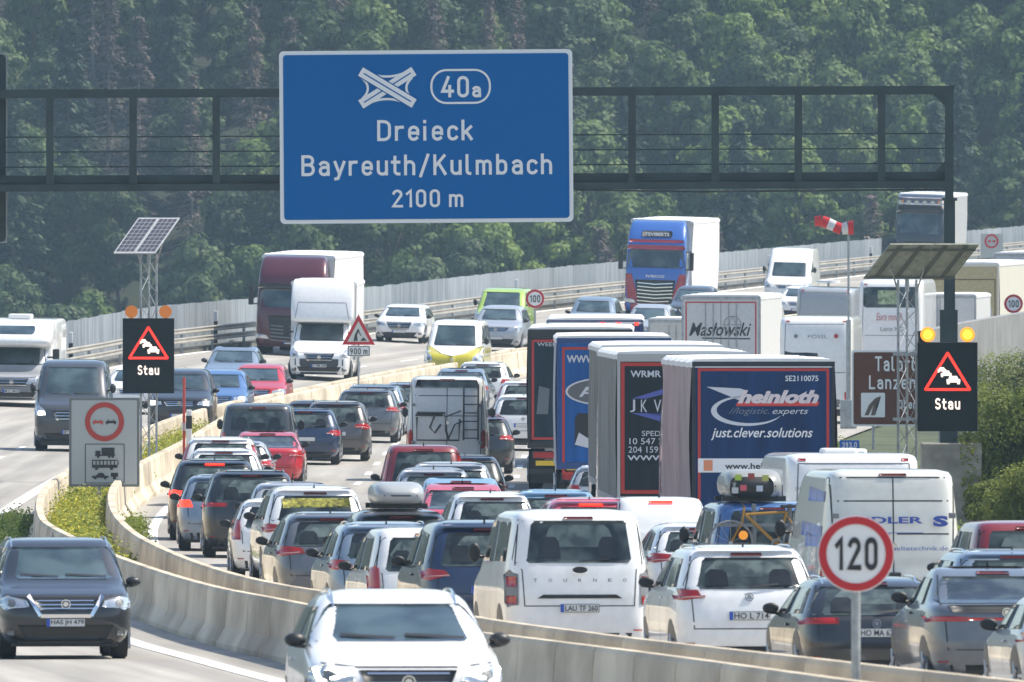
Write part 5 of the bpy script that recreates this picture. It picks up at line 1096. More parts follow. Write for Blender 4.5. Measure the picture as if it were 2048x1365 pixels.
# 9 beige rear and 10 grey one at the far right, 11 white between
root, d, H, z0 = lorry(1929, 525, 54, 'lorry with a beige wooden rear panel beside the grey trailer', mat('cream_side', (.62,.6,.5), .5), mat('beige_board', (.46,.38,.2), .6, noise=.12), 'white', frame=mat('cream_frame', (.62,.6,.52), .5), seam=False)
rear_frame_line(d, 2.55, z0+.3, H-.62, mat('brown_strip', (.16,.08,.03), .6), .04, .12)
root, d, H, z0 = lorry(2052, 505, 50.5, 'pale grey trailer with white roof at the right edge of the photo', mat('pale_grey_side', (.42,.43,.45), .5, noise=.1), mat('pale_grey_door', (.40,.42,.45), .5, noise=.1), 'white', seam=True)
flat('reflective_border', [[(-1.2, H-.34), (1.2, H-.34), (1.2, H-.30), (-1.2, H-.30)]], -.03, M_redline, d, .003)
text('lettering', 'Spedition', -1.0, -.1, H-1.9, H-1.75, -.03, M_grey, d, 0)
lorry(1880, 588, 56.5, 'white box lorry half hidden behind the gantry post', mat('white_side', (.6,.6,.58), .5, noise=.08), mat('white_door', (.52,.53,.53), .5, noise=.06), 'silver', LT=7.0, rigid=True, name='box_lorry', amp=0.)
# ---- oncoming lorries
# blue over red
blue = mat('paint_blue_cab', (.03,.12,.42), .3, .2, .9); redc = mat('paint_red_cab', (.3,.015,.03), .3, .1, .9)
B, root, H, tot = lorry_front(1308, 440, 49, 'oncoming lorry, blue and red cab with white trailer', blue, mat('white_tarp_side', (.66,.66,.65), .5, noise=.05))
cab_front(B, H, 2.5, visor=redc, low=redc, hlit=False, rows=7, win=(.52,.70))
B.patch('roof_panel', 'front', [(-1.12, .775*H), (1.12, .775*H), (1.08, .80*H), (-1.08, .80*H)], redc, .02, 2, 8)
for sx in (-1, 1):
    q = [(.62, .17*H), (1.22, .17*H), (1.22, .46*H), (.98, .46*H)]; B.patch('side_panel', 'front', q if sx > 0 else mirror_poly(q), redc, .012, 5, 5)
pn = B.patch('name_panel', 'front', rrect(-.62, .62, .825*H, .885*H, .08, 3), M_ink, .03, 3, 6)
p, n = B.hit('front', 0, .855*H); text('lettering', 'TEVIBERTS', -.5, .5, .838*H, .872*H, p.y+.09, M_wht, pn, .03, back=True)
p, n = B.hit('front', 0, .43*H); text('lettering', 'IVECO', -.38, .38, .425*H, .45*H, p.y+.05, M_silver, root, .04, back=True)
MB().box(-1.22, 1.22, tot-3.2, tot-2.2, H-.06, H-.01).build('roof_deflector', M_white, root)
# maroon
B, root, H, tot = lorry_front(581, 510, 57, 'oncoming maroon lorry cab with dark windscreen, beside the white box van', mat('paint_maroon_cab', (.075,.008,.018), .3, .2, .9), mat('white_tarp_side', (.66,.66,.65), .5, noise=.05), dh=-1.7)
cab_front(B, H, 2.5, visor=M_black, low=mat('paint_maroon_low', (.05,.006,.012), .4), rows=5, win=(.48,.66), deep=False)
for x in (-.75, .75): MB().disc((x, tot-1.1, .92*H), .07, .1, 'y', 14).build('roof_lamp', M_clear, root)
# black with lamp bar
B, root, H, tot = lorry_front(1836, 388, 40, 'oncoming black lorry with a chrome lamp bar on its roof', 'black', mat('silver_side', (.45,.46,.47), .4, .2, noise=.15))
cab_front(B, H, 2.5, visor=M_black, low=M_black, rows=4, win=(.50,.76), deep=False)
p, n = B.hit('front', 0, .88*H); mb = MB(); mb.tube([(-1.15, p.y+.14, .87*H), (1.15, p.y+.14, .87*H)], .04, 8); mb.tube([(-1.15, p.y+.1, .95*H), (1.15, p.y+.1, .95*H)], .04, 8); mb.build('lamp_bar', M_chrome, root)
for x in (-1.0, -.6, -.2, .2, .6, 1.0): MB().disc((x, p.y+.2, .885*H), .12, .08, 'y', 14).build('roof_lamp', M_clear, root)
for x in (-.9, .9): MB().disc((x, p.y+.24, .90*H), .06, .05, 'y', 12).build('beacon', M_amber, root)
# white box van (cab with a high load box)
def box_van(u, vtop, s, label, oncoming=True):
    H = height_for(u, s, vtop); L = 6.6; LOG.append((label, 'boxvan', u, s, round(H, 2), True, (u-1024)/s, F/s, L, 2.15)); root, g = place(u, s, L, True, 'box_van', label, 'van', GO, -1.8)
    rows = [(r[0], r[1], r[2], r[3]) for r in PROF['van']['rows']]; B = Body('van', L, 2.05, 2.35, root, paint('white'), rows=rows, name='cab')
    box_body(root, 0, 4.55, 2.16, .85, H, mat('white_box_side', (.64,.64,.63), .45, noise=.05), mat('white_box_roof', (.75,.75,.74), .45), amp=0., name_side='box_side')
    MB().box(-1.07, 1.07, 4.5, 4.56, .9, H-.1).build('box_front', paint('white'), root)
    rw = [(.585,0,.06,.94),(.61,0,.0,.99),(.70,0,.06,1),(.80,0,.16,1),(.88,0,.28,.995),(.95,0,.42,.98),(.985,0,.52,.96),(1,0,.6,.92)]
    D = Body('x', .85, 2.10, H-.02, root, paint('white'), rows=rw, name='wind_deflector', y0=4.57, n=14); D.lines('deflector_crease', 'front', [[(-.9, .62*H), (-.8, .78*H), (.8, .78*H), (.9, .62*H)]], M_grey, .02)
    for sx in (-1, 1):
        for wy in (1.6, L-.95): wheel(root, sx*.92, wy, .36, .24, sx)
    front_face(B, 'van', 2.35, 2.05, L, paint('white'), 'E VM 200', 1, False, mat('dark_bumper', (.04,.045,.05), .5), True, 'wide', .56*2.35)
    B.patch('windscreen', 'front', rrect2(.90, .86, .56*2.35, .80*2.35), M_glassb, .01, 8, 8)
    for sx in (-1, 1):
        MB().box(sx*1.2-.1, sx*1.2+.1, L-1.6, L-1.45, 1.45, 1.85, .03).tube([(sx*.95, L-1.5, 1.6), (sx*1.2, L-1.5, 1.6)], .03, 6).build('side_mirror', M_black, root)
    MB().box(-.9, .9, .2, L-.4, .28, .7).build('underbody', M_black, root)
box_van(637, 563, 60, 'oncoming white box van with a rounded deflector over the cab')
# motorhome coming towards us at the left edge
def motorhome(u, vtop, s, label):
    H = height_for(u, s, vtop); L = 6.9; LOG.append((label, 'motorhome', u, s, round(H, 2), True, (u-1024)/s, F/s, L, 2.3)); root, g = place(u, s, L, True, 'motorhome', label, 'motorhome', GO)
    B = Body('van', L, 2.08, 2.25, root, paint('silver'), name='cab')
    rw = [(.16,0,.1,.96),(.2,0,0,1),(.6,0,0,1),(.72,0,0,1),(.80,0,.0,1),(.86,0,.06,1),(.93,.02,.25,.99),(.98,.05,.5,.96),(1,.15,.75,.9)]
    D = Body('x', 5.1, 2.3, H-.02, root, paint('white'), rows=rw, name='living_body', n=14)
    rw = [(.70,0,.2,.93),(.74,0,.05,.97),(.80,0,.12,1),(.86,0,.35,1),(.93,0,.75,.98),(.98,0,1.1,.94),(1,0,1.35,.9)]
    Body('x', 1.9, 2.28, H-.03, root, paint('white'), rows=rw, name='overcab', y0=4.3, n=9).patch('skylight', 'front', rrect(-.6, .6, .84*(H-.03), .93*(H-.03), .08, 3), M_glassb, .02, 4, 6)
    for sx in (-1, 1):
        for wy in (1.5, L-.95): wheel(root, sx*.95, wy, .35, .24, sx)
        MB().box(sx*1.22-.1, sx*1.22+.1, L-1.6, L-1.45, 1.35, 1.75, .03).tube([(sx*.95, L-1.5, 1.5), (sx*1.2, L-1.5, 1.5)], .03, 6).build('side_mirror', M_black, root)
    front_face(B, 'van', 2.25, 2.08, L, paint('silver'), 'M C 4415', 1, False, mat('grey_bumper', (.2,.21,.22), .5), True, 'wide', .56*2.25)
    B.patch('windscreen', 'front', rrect2(.92, .86, .56*2.25, .80*2.25), M_glassb, .01, 8, 8)
    MB().box(-.35, .35, 3.4, 4.2, H-.01, H+.14, .04).build('roof_vent', M_white, root)
motorhome(22, 640, 66, 'oncoming motorhome with white overcab at the left edge')
# caravans and campers seen from behind
def caravan(u, vtop, s, label, W=2.3, L=6.0, name='caravan', cat='caravan', win=None, body='white', lights=True, dh=0., H=None):
    H = H or height_for(u, s, vtop); LOG.append((label, 'caravan', u, s, round(H, 2), False, (u-1024)/s, F/s, L, W)); root, g = place(u, s, L, False, name, label, cat, GQ, dh)
    B = Body('caravan', L, W, H, root, paint(body))
    for sx in (-1, 1): wheel(root, sx*(W/2-.2), 1.7, .33, .22, sx)
    MB().box(-.8, .8, .3, L-.3, .25, .5).build('underbody', M_black, root)
    B.patch('lower_bumper', 'rear', [(-W*.46, .16*H), (W*.46, .16*H), (W*.46, .23*H), (-W*.46, .23*H)], M_grey, .012, 2, 6)
    B.lines('body_seam', 'rear', [[(-W*.44, .25*H), (-W*.41, .93*H), (W*.41, .93*H), (W*.44, .25*H)], [(-W*.43, .48*H), (W*.43, .48*H)]], M_grey, .022)
    for sx in (-1, 1): B.patch('marker_lamp', 'rear', [(sx*W*.38-.06, .955*H-.02), (sx*W*.38+.06, .955*H-.02), (sx*W*.38+.06, .955*H+.02), (sx*W*.38-.06, .955*H+.02)], M_red, .015, 1, 2)
    plate_at(B, 'rear', .3, .27*H, None)
    if win: B.patch('rear_window', 'rear', rrect(-W*win[0], W*win[0], win[1]*H, win[2]*H, .09, 3), M_glass, .012, 6, 8)
    if lights:
        for sx in (-1, 1): B.patch('tail_light', 'rear', [(sx*W*.38, .17*H), (sx*W*.45, .17*H), (sx*W*.45, .30*H), (sx*W*.38, .30*H)], M_red, .025, 3, 3)
    return B, root, H
B, root, H = caravan(1709, 908, 118, 'white caravan with plain rounded roof behind the lettered white van', body='white')
mb = MB(); mb.box(-.45, .15, 1.0, 1.7, H-.03, H+.09, .05); mb.build('roof_vent', M_white, root); MB().box(.2, .5, 3.0, 3.5, H-.03, H+.07, .05).build('roof_vent', M_white, root)
p, n = B.hit('rear', -.75, H-.75); text('lettering', 'DETHLEFFS', -1.0, -.55, H-.62, H-.56, p.y-.02, M_grey, root, .0)
B.patch('corner_window', 'left', rrect(.8, 2.0, .55*H, .78*H, .1, 3), M_glass, .01, 4, 4)
B, root, H = caravan(1647, 576, 52.5, 'distant grey backed motorhome with a round dish on its roof', name='motorhome', cat='motorhome', body=(.30,.32,.34), W=2.25, L=6.8)
B.patch('rear_window', 'rear', rrect(.45, .95, .42*H, .62*H, .06, 3), M_glass, .012, 4, 4)
MB().disc((-.05, 2.0, H+.22), .45, .08, 'z', 20).tube([(-.05, 2.0, H-.05), (-.05, 2.0, H+.2)], .05).build('satellite_dish', M_white, root)
B, root, H = caravan(1632, 634, 65, 'white motorhome with slanted rear pillars and a low dark window', name='motorhome', cat='motorhome', body='white', W=2.3, L=7.0)
B.patch('rear_window', 'rear', [(-1.05, .50*H), (.1, .52*H), (.05, .66*H), (-.95, .68*H)], M_glass, .012, 4, 5)
text('lettering', 'PÖSSL', -.25, .35, .80*H, .84*H, -.03, M_grey, root, .0); MB().disc((.62, -.02, .82*H), .07, .02).build('emblem', M_red, root); MB().disc((-.62, -.02, .82*H), .06, .02).build('emblem', M_grey, root)
B, root, H = caravan(1781, 560, 57, 'tall white motorhome with a wide dark rear window above red script', name='motorhome', cat='motorhome', body='white', W=2.32, L=7.2)
B.patch('rear_window', 'rear', rrect(-.95, .95, .74*H, .93*H, .1, 3), M_glass, .012, 6, 8)
B.patch('window_sticker', 'rear', rrect(-.45, .25, .77*H, .90*H, .05, 3), mat('yellow_green_print', (.3,.36,.2), .5, noise=.6, nscale=9), .02, 4, 5)
text('lettering', 'Eura mobil', -.5, .4, .62*H, .69*H, -.03, mat('red_script', (.5,.12,.12), .5), root, .0, .3)
text('lettering', 'Lenz KG', -.35, .45, .52*H, .56*H, -.03, M_grey, root, .0)
# ---------------------------------------------------------------- queuing cars, nearest first
MINIBUS = car('bus', 1160, 1020, 150, 'white', 'white minibus with wide dark rear window and spaced letters across its tailgate', lights='transit', plate='LAU TF 260')
car('suv', 1500, 1092, 158, 'white', 'white car with slanted red tail lights, nearest white one in the inner lane', plate='HO L 714', lights='horiz', rails='chrome')
car('estate', 1755, 1155, 165, 'black', 'black estate car directly behind the 120 sign', plate='HO MA 627', lights='long', rails='chrome', L=4.6)
B = car('sedan', 2015, 1135, 170, 'grey', 'grey fastback with a thin full width red light bar, behind the black estate', lights='bar', fin=True, plate=False)
B.patch('tailgate_recess', 'rear', [(-.62, .645*B.H), (.62, .645*B.H), (.68, .70*B.H), (-.68, .70*B.H)], M_black, .012, 3, 8)
car('hatch', 2205, 1185, 180, 'silver', 'silver car cut off by the lower right corner', lights='small')
car('suv', 2040, 1100, 155, 'steel', 'dark car with pale roof above the grey fastback', lights='horiz', rails='chrome')
car('mpv', 2068, 1042, 148, 'dred', 'dark red people carrier at the right edge beside the lettered white van', lights='small')
B = car('van', 1788, 940, 140, 'cream', 'high white panel van with blue lettering on its rear doors', lights='tall', plate=False, fin=False, L=6.0)
M_blulet = mat('blue_lettering', (.04,.08,.36), .5); H = B.H
text('lettering', 'SEIDLER', -.72, .42, .69*H, .73*H, -.02, M_blulet, B.root, .03); text('lettering', 'S', .56, .78, .672*H, .735*H, -.02, M_blulet, B.root, .06)
text('lettering', 'www.seidler-kaeltetechnik.de', -.8, .78, .535*H, .56*H, -.02, M_blulet, B.root, .0)
flat('lettering_underline', [[(-.72, .635*H), (.42, .635*H), (.42, .639*H), (-.72, .639*H)]], -.02, M_blulet, B.root, .002)
for zz, w_ in ((.86, 1.9), (.66, 2.4), (.60, 1.8), (.38, 2.3)):
    B.patch('side_stripe', 'left', [(.5, zz*H-.11), (.5+w_, zz*H-.11), (.5+w_, zz*H+.10), (.5, zz*H+.03)], mat('faded_blue_print', (.22,.26,.48), .5, noise=.4, nscale=3), .008, 3, 5)
MB().box(-.08, .10, -.06, 0, .33*H, .41*H, .02).build('door_handle', M_black, B.root)
B = car('bus', 1548, 1005, 130, 'blue', 'blue van with a roof box and a yellow bicycle on its tail', lights='tall', plate=False, emblem=False); BV = B
car('hatch', 1408, 1047, 125, 'white', 'white hatchback to the left of the blue van', lights='horiz', W=1.75)
car('mpv', 1325, 995, 119, 'white', 'white delivery van with rounded roof and one lit brake lamp in the middle', lights='tall', lamp=True, win='none', cat='van', name='panel_van')
car('suv', 980, 1041, 143.5, 'navy', 'navy car with large red tail lights left of the minibus', lights='horiz', emblem=False)
car('mpv', 862, 1057, 139, 'white', 'white people carrier with upright red tail lights left of the navy car', lights='vert', emblem=False)
car('hatch', 782, 1045, 134, 'steel', 'dark car with silver roof rails peeping out behind the white people carrier', rails='chrome', lights='horiz')
car('hatch', 668, 1025, 126, 'grey', 'dark grey hatchback with slim red tail lights beside the barrier', lights='horiz', plate='N BC 90', fin=True)
BK = car('hatch', 808, 1020, 129.5, 'dgrey', 'dark car carrying a grey roof box', lights='horiz', fin=False)
car('suv', 633, 973, 116, 'white', 'white car with a yellow green cloth inside its rear window', lights='horiz', win='flag', emblem=False)
car('hatch', 560, 998, 113.5, 'white', 'small white hatchback with upright red tail lights beside the barrier', lights='vert', W=1.72, L=4.0)
car('hatch', 585, 965, 108.5, 'silver', 'silver car just ahead of the white car with the cloth in its window', lights='horiz', L=4.3)
car('suv', 503, 941, 105.3, 'black', 'black car with a long thin red tail lamp, third from the barrier bend', lights='long', rails='chrome', L=4.35)
car('hatch', 445, 950, 103, 'steel', 'grey blue hatchback with one round red light between two black cars', lights='small', lit=True, L=4.0, W=1.74)
car('suv', 429, 919, 99.5, 'black', 'black car with brake lamps glowing at the bend of the barrier', lights='horiz', lit=True, lamp=True, spoiler=True)
car('hatch', 447, 897, 92.5, 'white', 'white car roof just ahead of the black car with glowing brake lamps', lights='small')
car('suv', 440, 875, 88.5, 'white', 'white car with dark rear window strip and roof bars, second of two white ones', lights='high', rails='chrome')
car('hatch', 470, 882, 86, 'silver', 'silver car seen through behind the white pair at the left', lights='horiz')
car('sedan', 532, 865, 82.3, 'red', 'red saloon car with blue reflecting rear window', lights='horiz', emblem=False)
car('bus', 515, 808, 80.4, 'dgrey', 'charcoal van with large square rear window ahead of the red saloon', lights='tall', W=1.92, plate=None)
car('suv', 610, 818, 76, 'navy', 'navy car right of the charcoal van', lights='horiz', emblem=False, glassm=M_glass)
car('hatch', 625, 802, 73.6, 'dgrey', 'dark car roof visible just above the navy one', lights='horiz')
car('suv', 672, 803, 74.9, 'brown', 'brown grey car right beside the navy one', lights='horiz', W=1.8)
car('suv', 732, 779, 70.5, 'grey', 'grey car with pale roof and black lower bumper near the ladder van', lights='horiz', fin=True)
car('suv', 745, 770, 69, 'steel', 'blue grey car roof showing above the grey car', lights='horiz', rails=True)
car('hatch', 815, 766, 67, 'steel', 'steel blue car half hidden by the ladder van on its left', lights='horiz')
B = car('van', 893, 754, 80, (.60,.61,.60), 'grey white camper van with a black ladder and bicycle rack at its rear', lights='tall', win='none', plate=False, H=None); H = B.H
B.patch('upper_window', 'rear', [(-.80, .895*H), (.80, .895*H), (.74, .965*H), (-.74, .965*H)], M_glass, .02, 3, 8)
mb = MB()
for x in (.42, .78): mb.tube([(x, -.05, .40*H), (x, -.05, .86*H), (x, .0, .93*H)], .022, 6)
for k in range(6): mb.tube([(.42, -.05, (.42+.08*k)*H), (.78, -.05, (.42+.08*k)*H)], .016, 6)
mb.build('ladder', M_black, B.root)
mb = MB(); mb.tube([(-.75, -.12, .62*H), (-.75, -.10, .40*H), (.30, -.10, .40*H), (.32, -.12, .60*H)], .025, 6); mb.tube([(-.75, -.12, .66*H), (-.05, -.20, .66*H), (-.02, -.3, .50*H), (.05, -.2, .40*H)], .03, 6)
mb.tube([(-.78, -.13, .64*H), (-.1, -.14, .64*H)], .035, 6); mb.tube([(-.3, -.2, .64*H), (-.42, -.3, .52*H), (-.3, -.3, .47*H), (-.15, -.25, .55*H)], .03, 6); mb.tube([(-.05, -.2, .62*H), (.35, -.1, .68*H)], .02, 6); mb.tube([(.05, -.2, .42*H), (.2, -.12, .55*H), (.40, -.1, .58*H)], .02, 6)
mb.build('bicycle_rack', M_black, B.root)
B = car('mpv', 847, 891, 97, 'dred', 'dark red people carrier with its left mirror folded out', lights='high', emblem=False)
car('hatch', 930, 911, 94.8, 'dgrey', 'dark hatchback right of the dark red people carrier', lights='horiz')
car('suv', 903, 925, 100.5, 'silver', 'silver car with wide greenish rear window in the middle lane', lights='small')
car('hatch', 868, 936, 103.2, 'silver', 'small silver car left behind the one with the greenish window', lights='horiz', W=1.7, L=4.0)
car('sedan', 925, 957, 106.5, 'lblue', 'pale blue saloon roof above the pink red car', lights='horiz', L=4.4)
car('sedan', 930, 969, 109.6, 'pink', 'pink red saloon with large blue reflecting rear window', lights='long', emblem=False, L=4.3)
car('hatch', 987, 984, 116, 'white', 'small white car right of the pink red saloon', lights='small', W=1.66, L=3.7)
car('hatch', 1113, 980, 112.5, 'lblue', 'light blue hatchback right of the small white car', lights='horiz', spoiler=True)
car('hatch', 1186, 996, 119, 'pink', 'red car with a glowing brake lamp under its roof edge beside the minibus', lights='horiz', lamp=True, spoiler=True)
car('hatch', 1214, 932, 92.6, 'silver', 'small silver car squeezed beside the grey tarpaulin lorry', lights='small', W=1.7, L=3.7)
B = car('hatch', 958, 824, 77.4, 'black', 'dark car with red roof right of the ladder van', lights='horiz', H=1.5, fin=False)
for q in ([(-.60, .62), (.60, .62), (.62, 2.2), (-.62, 2.2)],): B.patch('roof_skin', 'top', q, paint('pink'), .012, 8, 6)
B.patch('roof_edge', 'rear', [(-.66, .93*B.H), (.66, .93*B.H), (.6, .985*B.H), (-.6, .985*B.H)], paint('pink'), .02, 2, 6)
car('suv', 1046, 790, 71.5, 'white', 'white car with dark rear window beside the leftmost lorry', lights='small')
car('suv', 1049, 763, 67.5, 'white', 'white roofed dark windowed car ahead of the white one beside the lorry', lights='high')
car('sedan', 915, 738, 65, 'steel', 'steel blue saloon behind the ladder van', lights='horiz')
car('hatch', 962, 724, 63.4, 'white', 'farthest white car in the inner lane by the barrier', lights='small', L=4.0)
# ---------------------------------------------------------------- oncoming cars
car('estate', 818, 1182, 215, 'white', 'oncoming white car cut off by the bottom edge of the photo', oncoming=True, rails='chrome', plate=False, grille='wide', L=4.6, drl=True)
B = car('mpv', 132, 1078, 149, 'black', 'oncoming black people carrier in the lower left corner', oncoming=True, rails='chrome', plate='HAS JH 479', grille='std', L=4.4)
B.lines('grille_frame', 'front', [[(-.50, .98*.60*B.H*.88), (-.34, .36*B.H), (.34, .36*B.H), (.50, .98*.60*B.H*.88)]], M_chrome, .05, .03)
car('bus', 142, 722, 74, 'dgrey', 'oncoming dark grey van behind the no overtaking sign', oncoming=True, hlit=True, L=5.2, W=2.05, plate='BT SW 31', cat='van', name='panel_van', grille='wide')
car('hatch', 262, 735, 66.5, 'white', 'oncoming white car half hidden by the left warning panel', oncoming=True)
car('suv', 358, 740, 70, 'black', 'oncoming dark car with two bright headlamps right of the left warning panel', oncoming=True, hlit=True)
car('hatch', 432, 742, 68, 'blue', 'oncoming blue car between the dark and the red car', oncoming=True, hlit=True)
car('hatch', 510, 730, 66.3, 'red', 'oncoming bright red hatchback', oncoming=True)
car('sedan', 458, 695, 64, 'steel', 'oncoming blue saloon above the red hatchback', oncoming=True, hlit=True)
car('suv', 797, 610, 54, 'white', 'oncoming white car with black grille left of the green van', oncoming=True, grille='wide')
B = car('bus', 903, 642, 60, 'white', 'oncoming minibus, white above and yellow below', oncoming=True, grille='none', L=4.7, plate=None)
H = B.H; yp = paint('yellow')
for sx in (-1, 1):
    q = [(.0, .12*H), (.97, .12*H), (.96, .63*H), (.86, .62*H), (.35, .50*H), (.0, .47*H)]; B.patch('yellow_panel', 'front', q if sx > 0 else mirror_poly(q), yp, .009, 8, 6)
for sd in ('left', 'right'): B.patch('yellow_side', sd, [(.1, .13*H), (4.6, .13*H), (4.6, .58*H), (4.2, .60*H), (.05, .60*H)], yp, .002, 6, 12)
for sx in (-1, 1):
    for wy in (.92, 3.92): wheel(B.root, sx*.88, wy, .35, .25, sx)
car('suv', 990, 612, 54.5, 'silver', 'oncoming silver car in front of the green van', oncoming=True)
car('bus', 996, 578, 52.6, 'lime', 'oncoming lime green van behind the silver car', oncoming=True, L=4.9)
car('suv', 1178, 595, 52.8, 'steel', 'oncoming grey blue car left of the blue and red lorry', oncoming=True)
car('hatch', 1290, 610, 53.2, 'silver', 'oncoming silver car in front of the blue and red lorry', oncoming=True)
car('estate', 1378, 573, 50.3, 'dgrey', 'oncoming dark car with one lit headlamp beside the blue and red lorry', oncoming=True, hlit=True)
car('van', 1572, 497, 46, 'white', 'oncoming high white van behind the distant motorhomes', oncoming=True, L=5.9)
car('hatch', 1594, 573, 47.5, 'white', 'oncoming small white car beside the distant high white van', oncoming=True)
# ---- roof boxes and the bicycle ride on vehicles but are things of their own
def roof_box(B, x, y0, y1, h, w_, m, end, label, z=None):
    z = z or B.H+.06; M = B.root.matrix_basis.copy(); loc = M @ Vector((x, y0, z))
    root = empty('roof_box', loc, label, 'roof box', None, M.to_euler())
    L = y1-y0; rows = [(.05,.15,.35,.8),(.12,.06,.2,.92),(.25,.02,.1,.985),(.5,0,.03,1),(.7,.06,.1,.97),(.85,.16,.3,.9),(.95,.3,.55,.78),(1,.5,.9,.6)]
    b = Body('x', L, w_, h, root, m, rows=rows, name='shell', n=5)
    b.lines('lid_seam', 'rear', [[(-w_*.48, h*.42), (w_*.48, h*.42)]], M_black, .02, .004)
    for yy in (.35, L-.7): MB().box(-w_*.55, w_*.55, yy, yy+.06, -.05, .03).build('roof_bar', M_black, root)
    if end: b.patch('end_cover', 'rear', rrect(-w_*.42, w_*.30, h*.06, h*.72, .1, 4), M_black, .012, 4, 6)
    return root, b
roof_box(BK, 0, .55, 2.6, .36, .80, mat('grey_roofbox', (.33,.35,.36), .35, coat=.4), False, 'pale grey roof box on the dark car in the middle of the queue')
rb, bb = roof_box(BV, -.25, .25, 2.4, .44, .90, mat('light_roofbox', (.26,.265,.255), .4, coat=.3), True, 'stickered roof box with black end on top of the blue van')
for i, (x, z, c) in enumerate([(-.28,.32,(.35,.5,.05)),(-.08,.34,(.3,.05,.04)),(.14,.31,(.4,.42,.1)),(-.2,.16,(.6,.1,.12)),(.05,.15,(.5,.55,.62)),(-.33,.12,(.5,.5,.5))]):
    MB().box(x-.05, x+.05, -.035, -.02, z-.045, z+.045).build('sticker', mat('sticker_print', c, .5), rb)
def bicycle(B):
    M = B.root.matrix_basis.copy(); H = B.H; root = empty('bicycle', M @ Vector((-.35, -.30, .50*H)), 'yellow bicycle hanging on the tail of the blue van', 'bicycle', None, M.to_euler())
    ym = mat('yellow_frame_paint', (.33,.17,.02), .5)
    fw, rw_ = (-.35, 0, .30), (.80, 0, .30)
    for c in (fw, rw_):
        mb = MB(); n = 28
        ring = [(c[0]+math.cos(2*math.pi*k/n)*.34, 0, c[2]+math.sin(2*math.pi*k/n)*.34) for k in range(n+1)]; mb.tube(ring, .020, 6); o = mb.build('tyre', M_grey, root)
        mb = MB(); 
        for k in range(12): mb.tube([(c[0], .01, c[2]), (c[0]+math.cos(math.pi*k/6)*.33, 0, c[2]+math.sin(math.pi*k/6)*.33)], .004, 4)
        mb.disc((c[0], 0, c[2]), .03, .08); mb.build('spokes', M_steel, o)
    bb_, seat, hd = (.36, 0, .28), (.52, 0, .78), (-.12, 0, .74)
    mb = MB(); mb.tube([bb_, seat], .022); mb.tube([seat, hd], .02); mb.tube([hd, bb_], .024); mb.tube([bb_, rw_], .014); mb.tube([(seat[0], 0, seat[2]-.06), rw_], .012); mb.tube([(hd[0]-.02, 0, hd[2]+.12), (hd[0]-.05, 0, hd[2]-.12), fw], .018); mb.build('frame', ym, root)
    MB().tube([(hd[0]-.02, 0, hd[2]+.12), (-.18, 0, .90), (-.22, -.25, .94), (-.10, -.3, .92)], .014).build('handlebar', M_black, root)
    MB().box(.42, .68, -.07, .07, .84, .89, .02).build('saddle', M_black, root)
    MB().disc((-.16, -.05, .42), .07, .03, 'y', 16).build('reflector', mat('glowing_orange_reflector', (.8,.3,.02), .3, emit=(1,.35,.02), es=.25), root)  # no lamp: the reflector's brightness is put in as a weak emission
    MB().disc((.36, -.03, .28), .09, .01, 'y', 18, .06).tube([(.36, -.04, .28), (.44, -.06, .14)], .012).build('crank', M_grey, root)
    MB().box(-.6, 1.0, .02, .08, .55, .60).box(-.6, 1.0, .0, .10, -.08, -.03).box(.0, .05, .05, .28, -.06, .9).box(.55, .60, .05, .28, -.06, .9).build('carrier', M_grey, root)
bicycle(BV)
# letters across the minibus tailgate and its oval badge
o = MINIBUS.root; p = next(c for c in o.children if c.name.startswith('emblem')); bpy.data.objects.remove(p); H = MINIBUS.H; z = .52*H
for i, ch in enumerate('TOURNEO'): text('lettering', ch, -.60+i*.2-.025, -.60+i*.2+.025, z, z+.045, -.03, M_grey, o, .02)
ov = [(math.cos(R(a))*.10, .60*H+math.sin(R(a))*.045) for a in range(0, 360, 15)]; e = flat('emblem', [ov], -.035, M_ink, o, .01)
flat('emblem_rim', [[(x*1.15, .60*H+(z_-.60*H)*1.2) for x, z_ in ov]], -.028, M_chrome, o, .008)
# ---------------------------------------------------------------- foliage
def leaf_mat(name, c0, c1, trans=.4):
    m = bpy.data.materials.new(name); m.use_nodes = True; n = m.node_tree; b = n.nodes['Principled BSDF']; L = n.links
    oi = n.nodes.new('ShaderNodeObjectInfo'); tc = n.nodes.new('ShaderNodeTexCoord'); nz = n.nodes.new('ShaderNodeTexNoise'); nz.inputs['Scale'].default_value = .55; nz.inputs['Detail'].default_value = 3
    L.new(tc.outputs['Object'], nz.inputs['Vector']); ad = n.nodes.new('ShaderNodeMath'); ad.operation = 'MULTIPLY_ADD'; ad.inputs[1].default_value = .45; L.new(oi.outputs['Random'], ad.inputs[0]); L.new(nz.outputs[0], ad.inputs[2])
    sb = n.nodes.new('ShaderNodeMath'); sb.operation = 'SUBTRACT'; sb.inputs[1].default_value = .25; L.new(ad.outputs[0], sb.inputs[0])
    cr = n.nodes.new('ShaderNodeValToRGB'); cr.color_ramp.elements[0].position = .25; cr.color_ramp.elements[1].position = .75; cr.color_ramp.elements[0].color = (*c0, 1); cr.color_ramp.elements[1].color = (*c1, 1)
    L.new(sb.outputs[0], cr.inputs[0]); L.new(cr.outputs[0], b.inputs['Base Color']); b.inputs['Roughness'].default_value = .6; b.inputs['Specular IOR Level'].default_value = .25
    tr = n.nodes.new('ShaderNodeBsdfTranslucent'); L.new(cr.outputs[0], tr.inputs[0]); mx = n.nodes.new('ShaderNodeMixShader'); mx.inputs[0].default_value = trans
    out = n.nodes['Material Output']; L.new(b.outputs[0], mx.inputs[1]); L.new(tr.outputs[0], mx.inputs[2]); L.new(mx.outputs[0], out.inputs[0]); return m
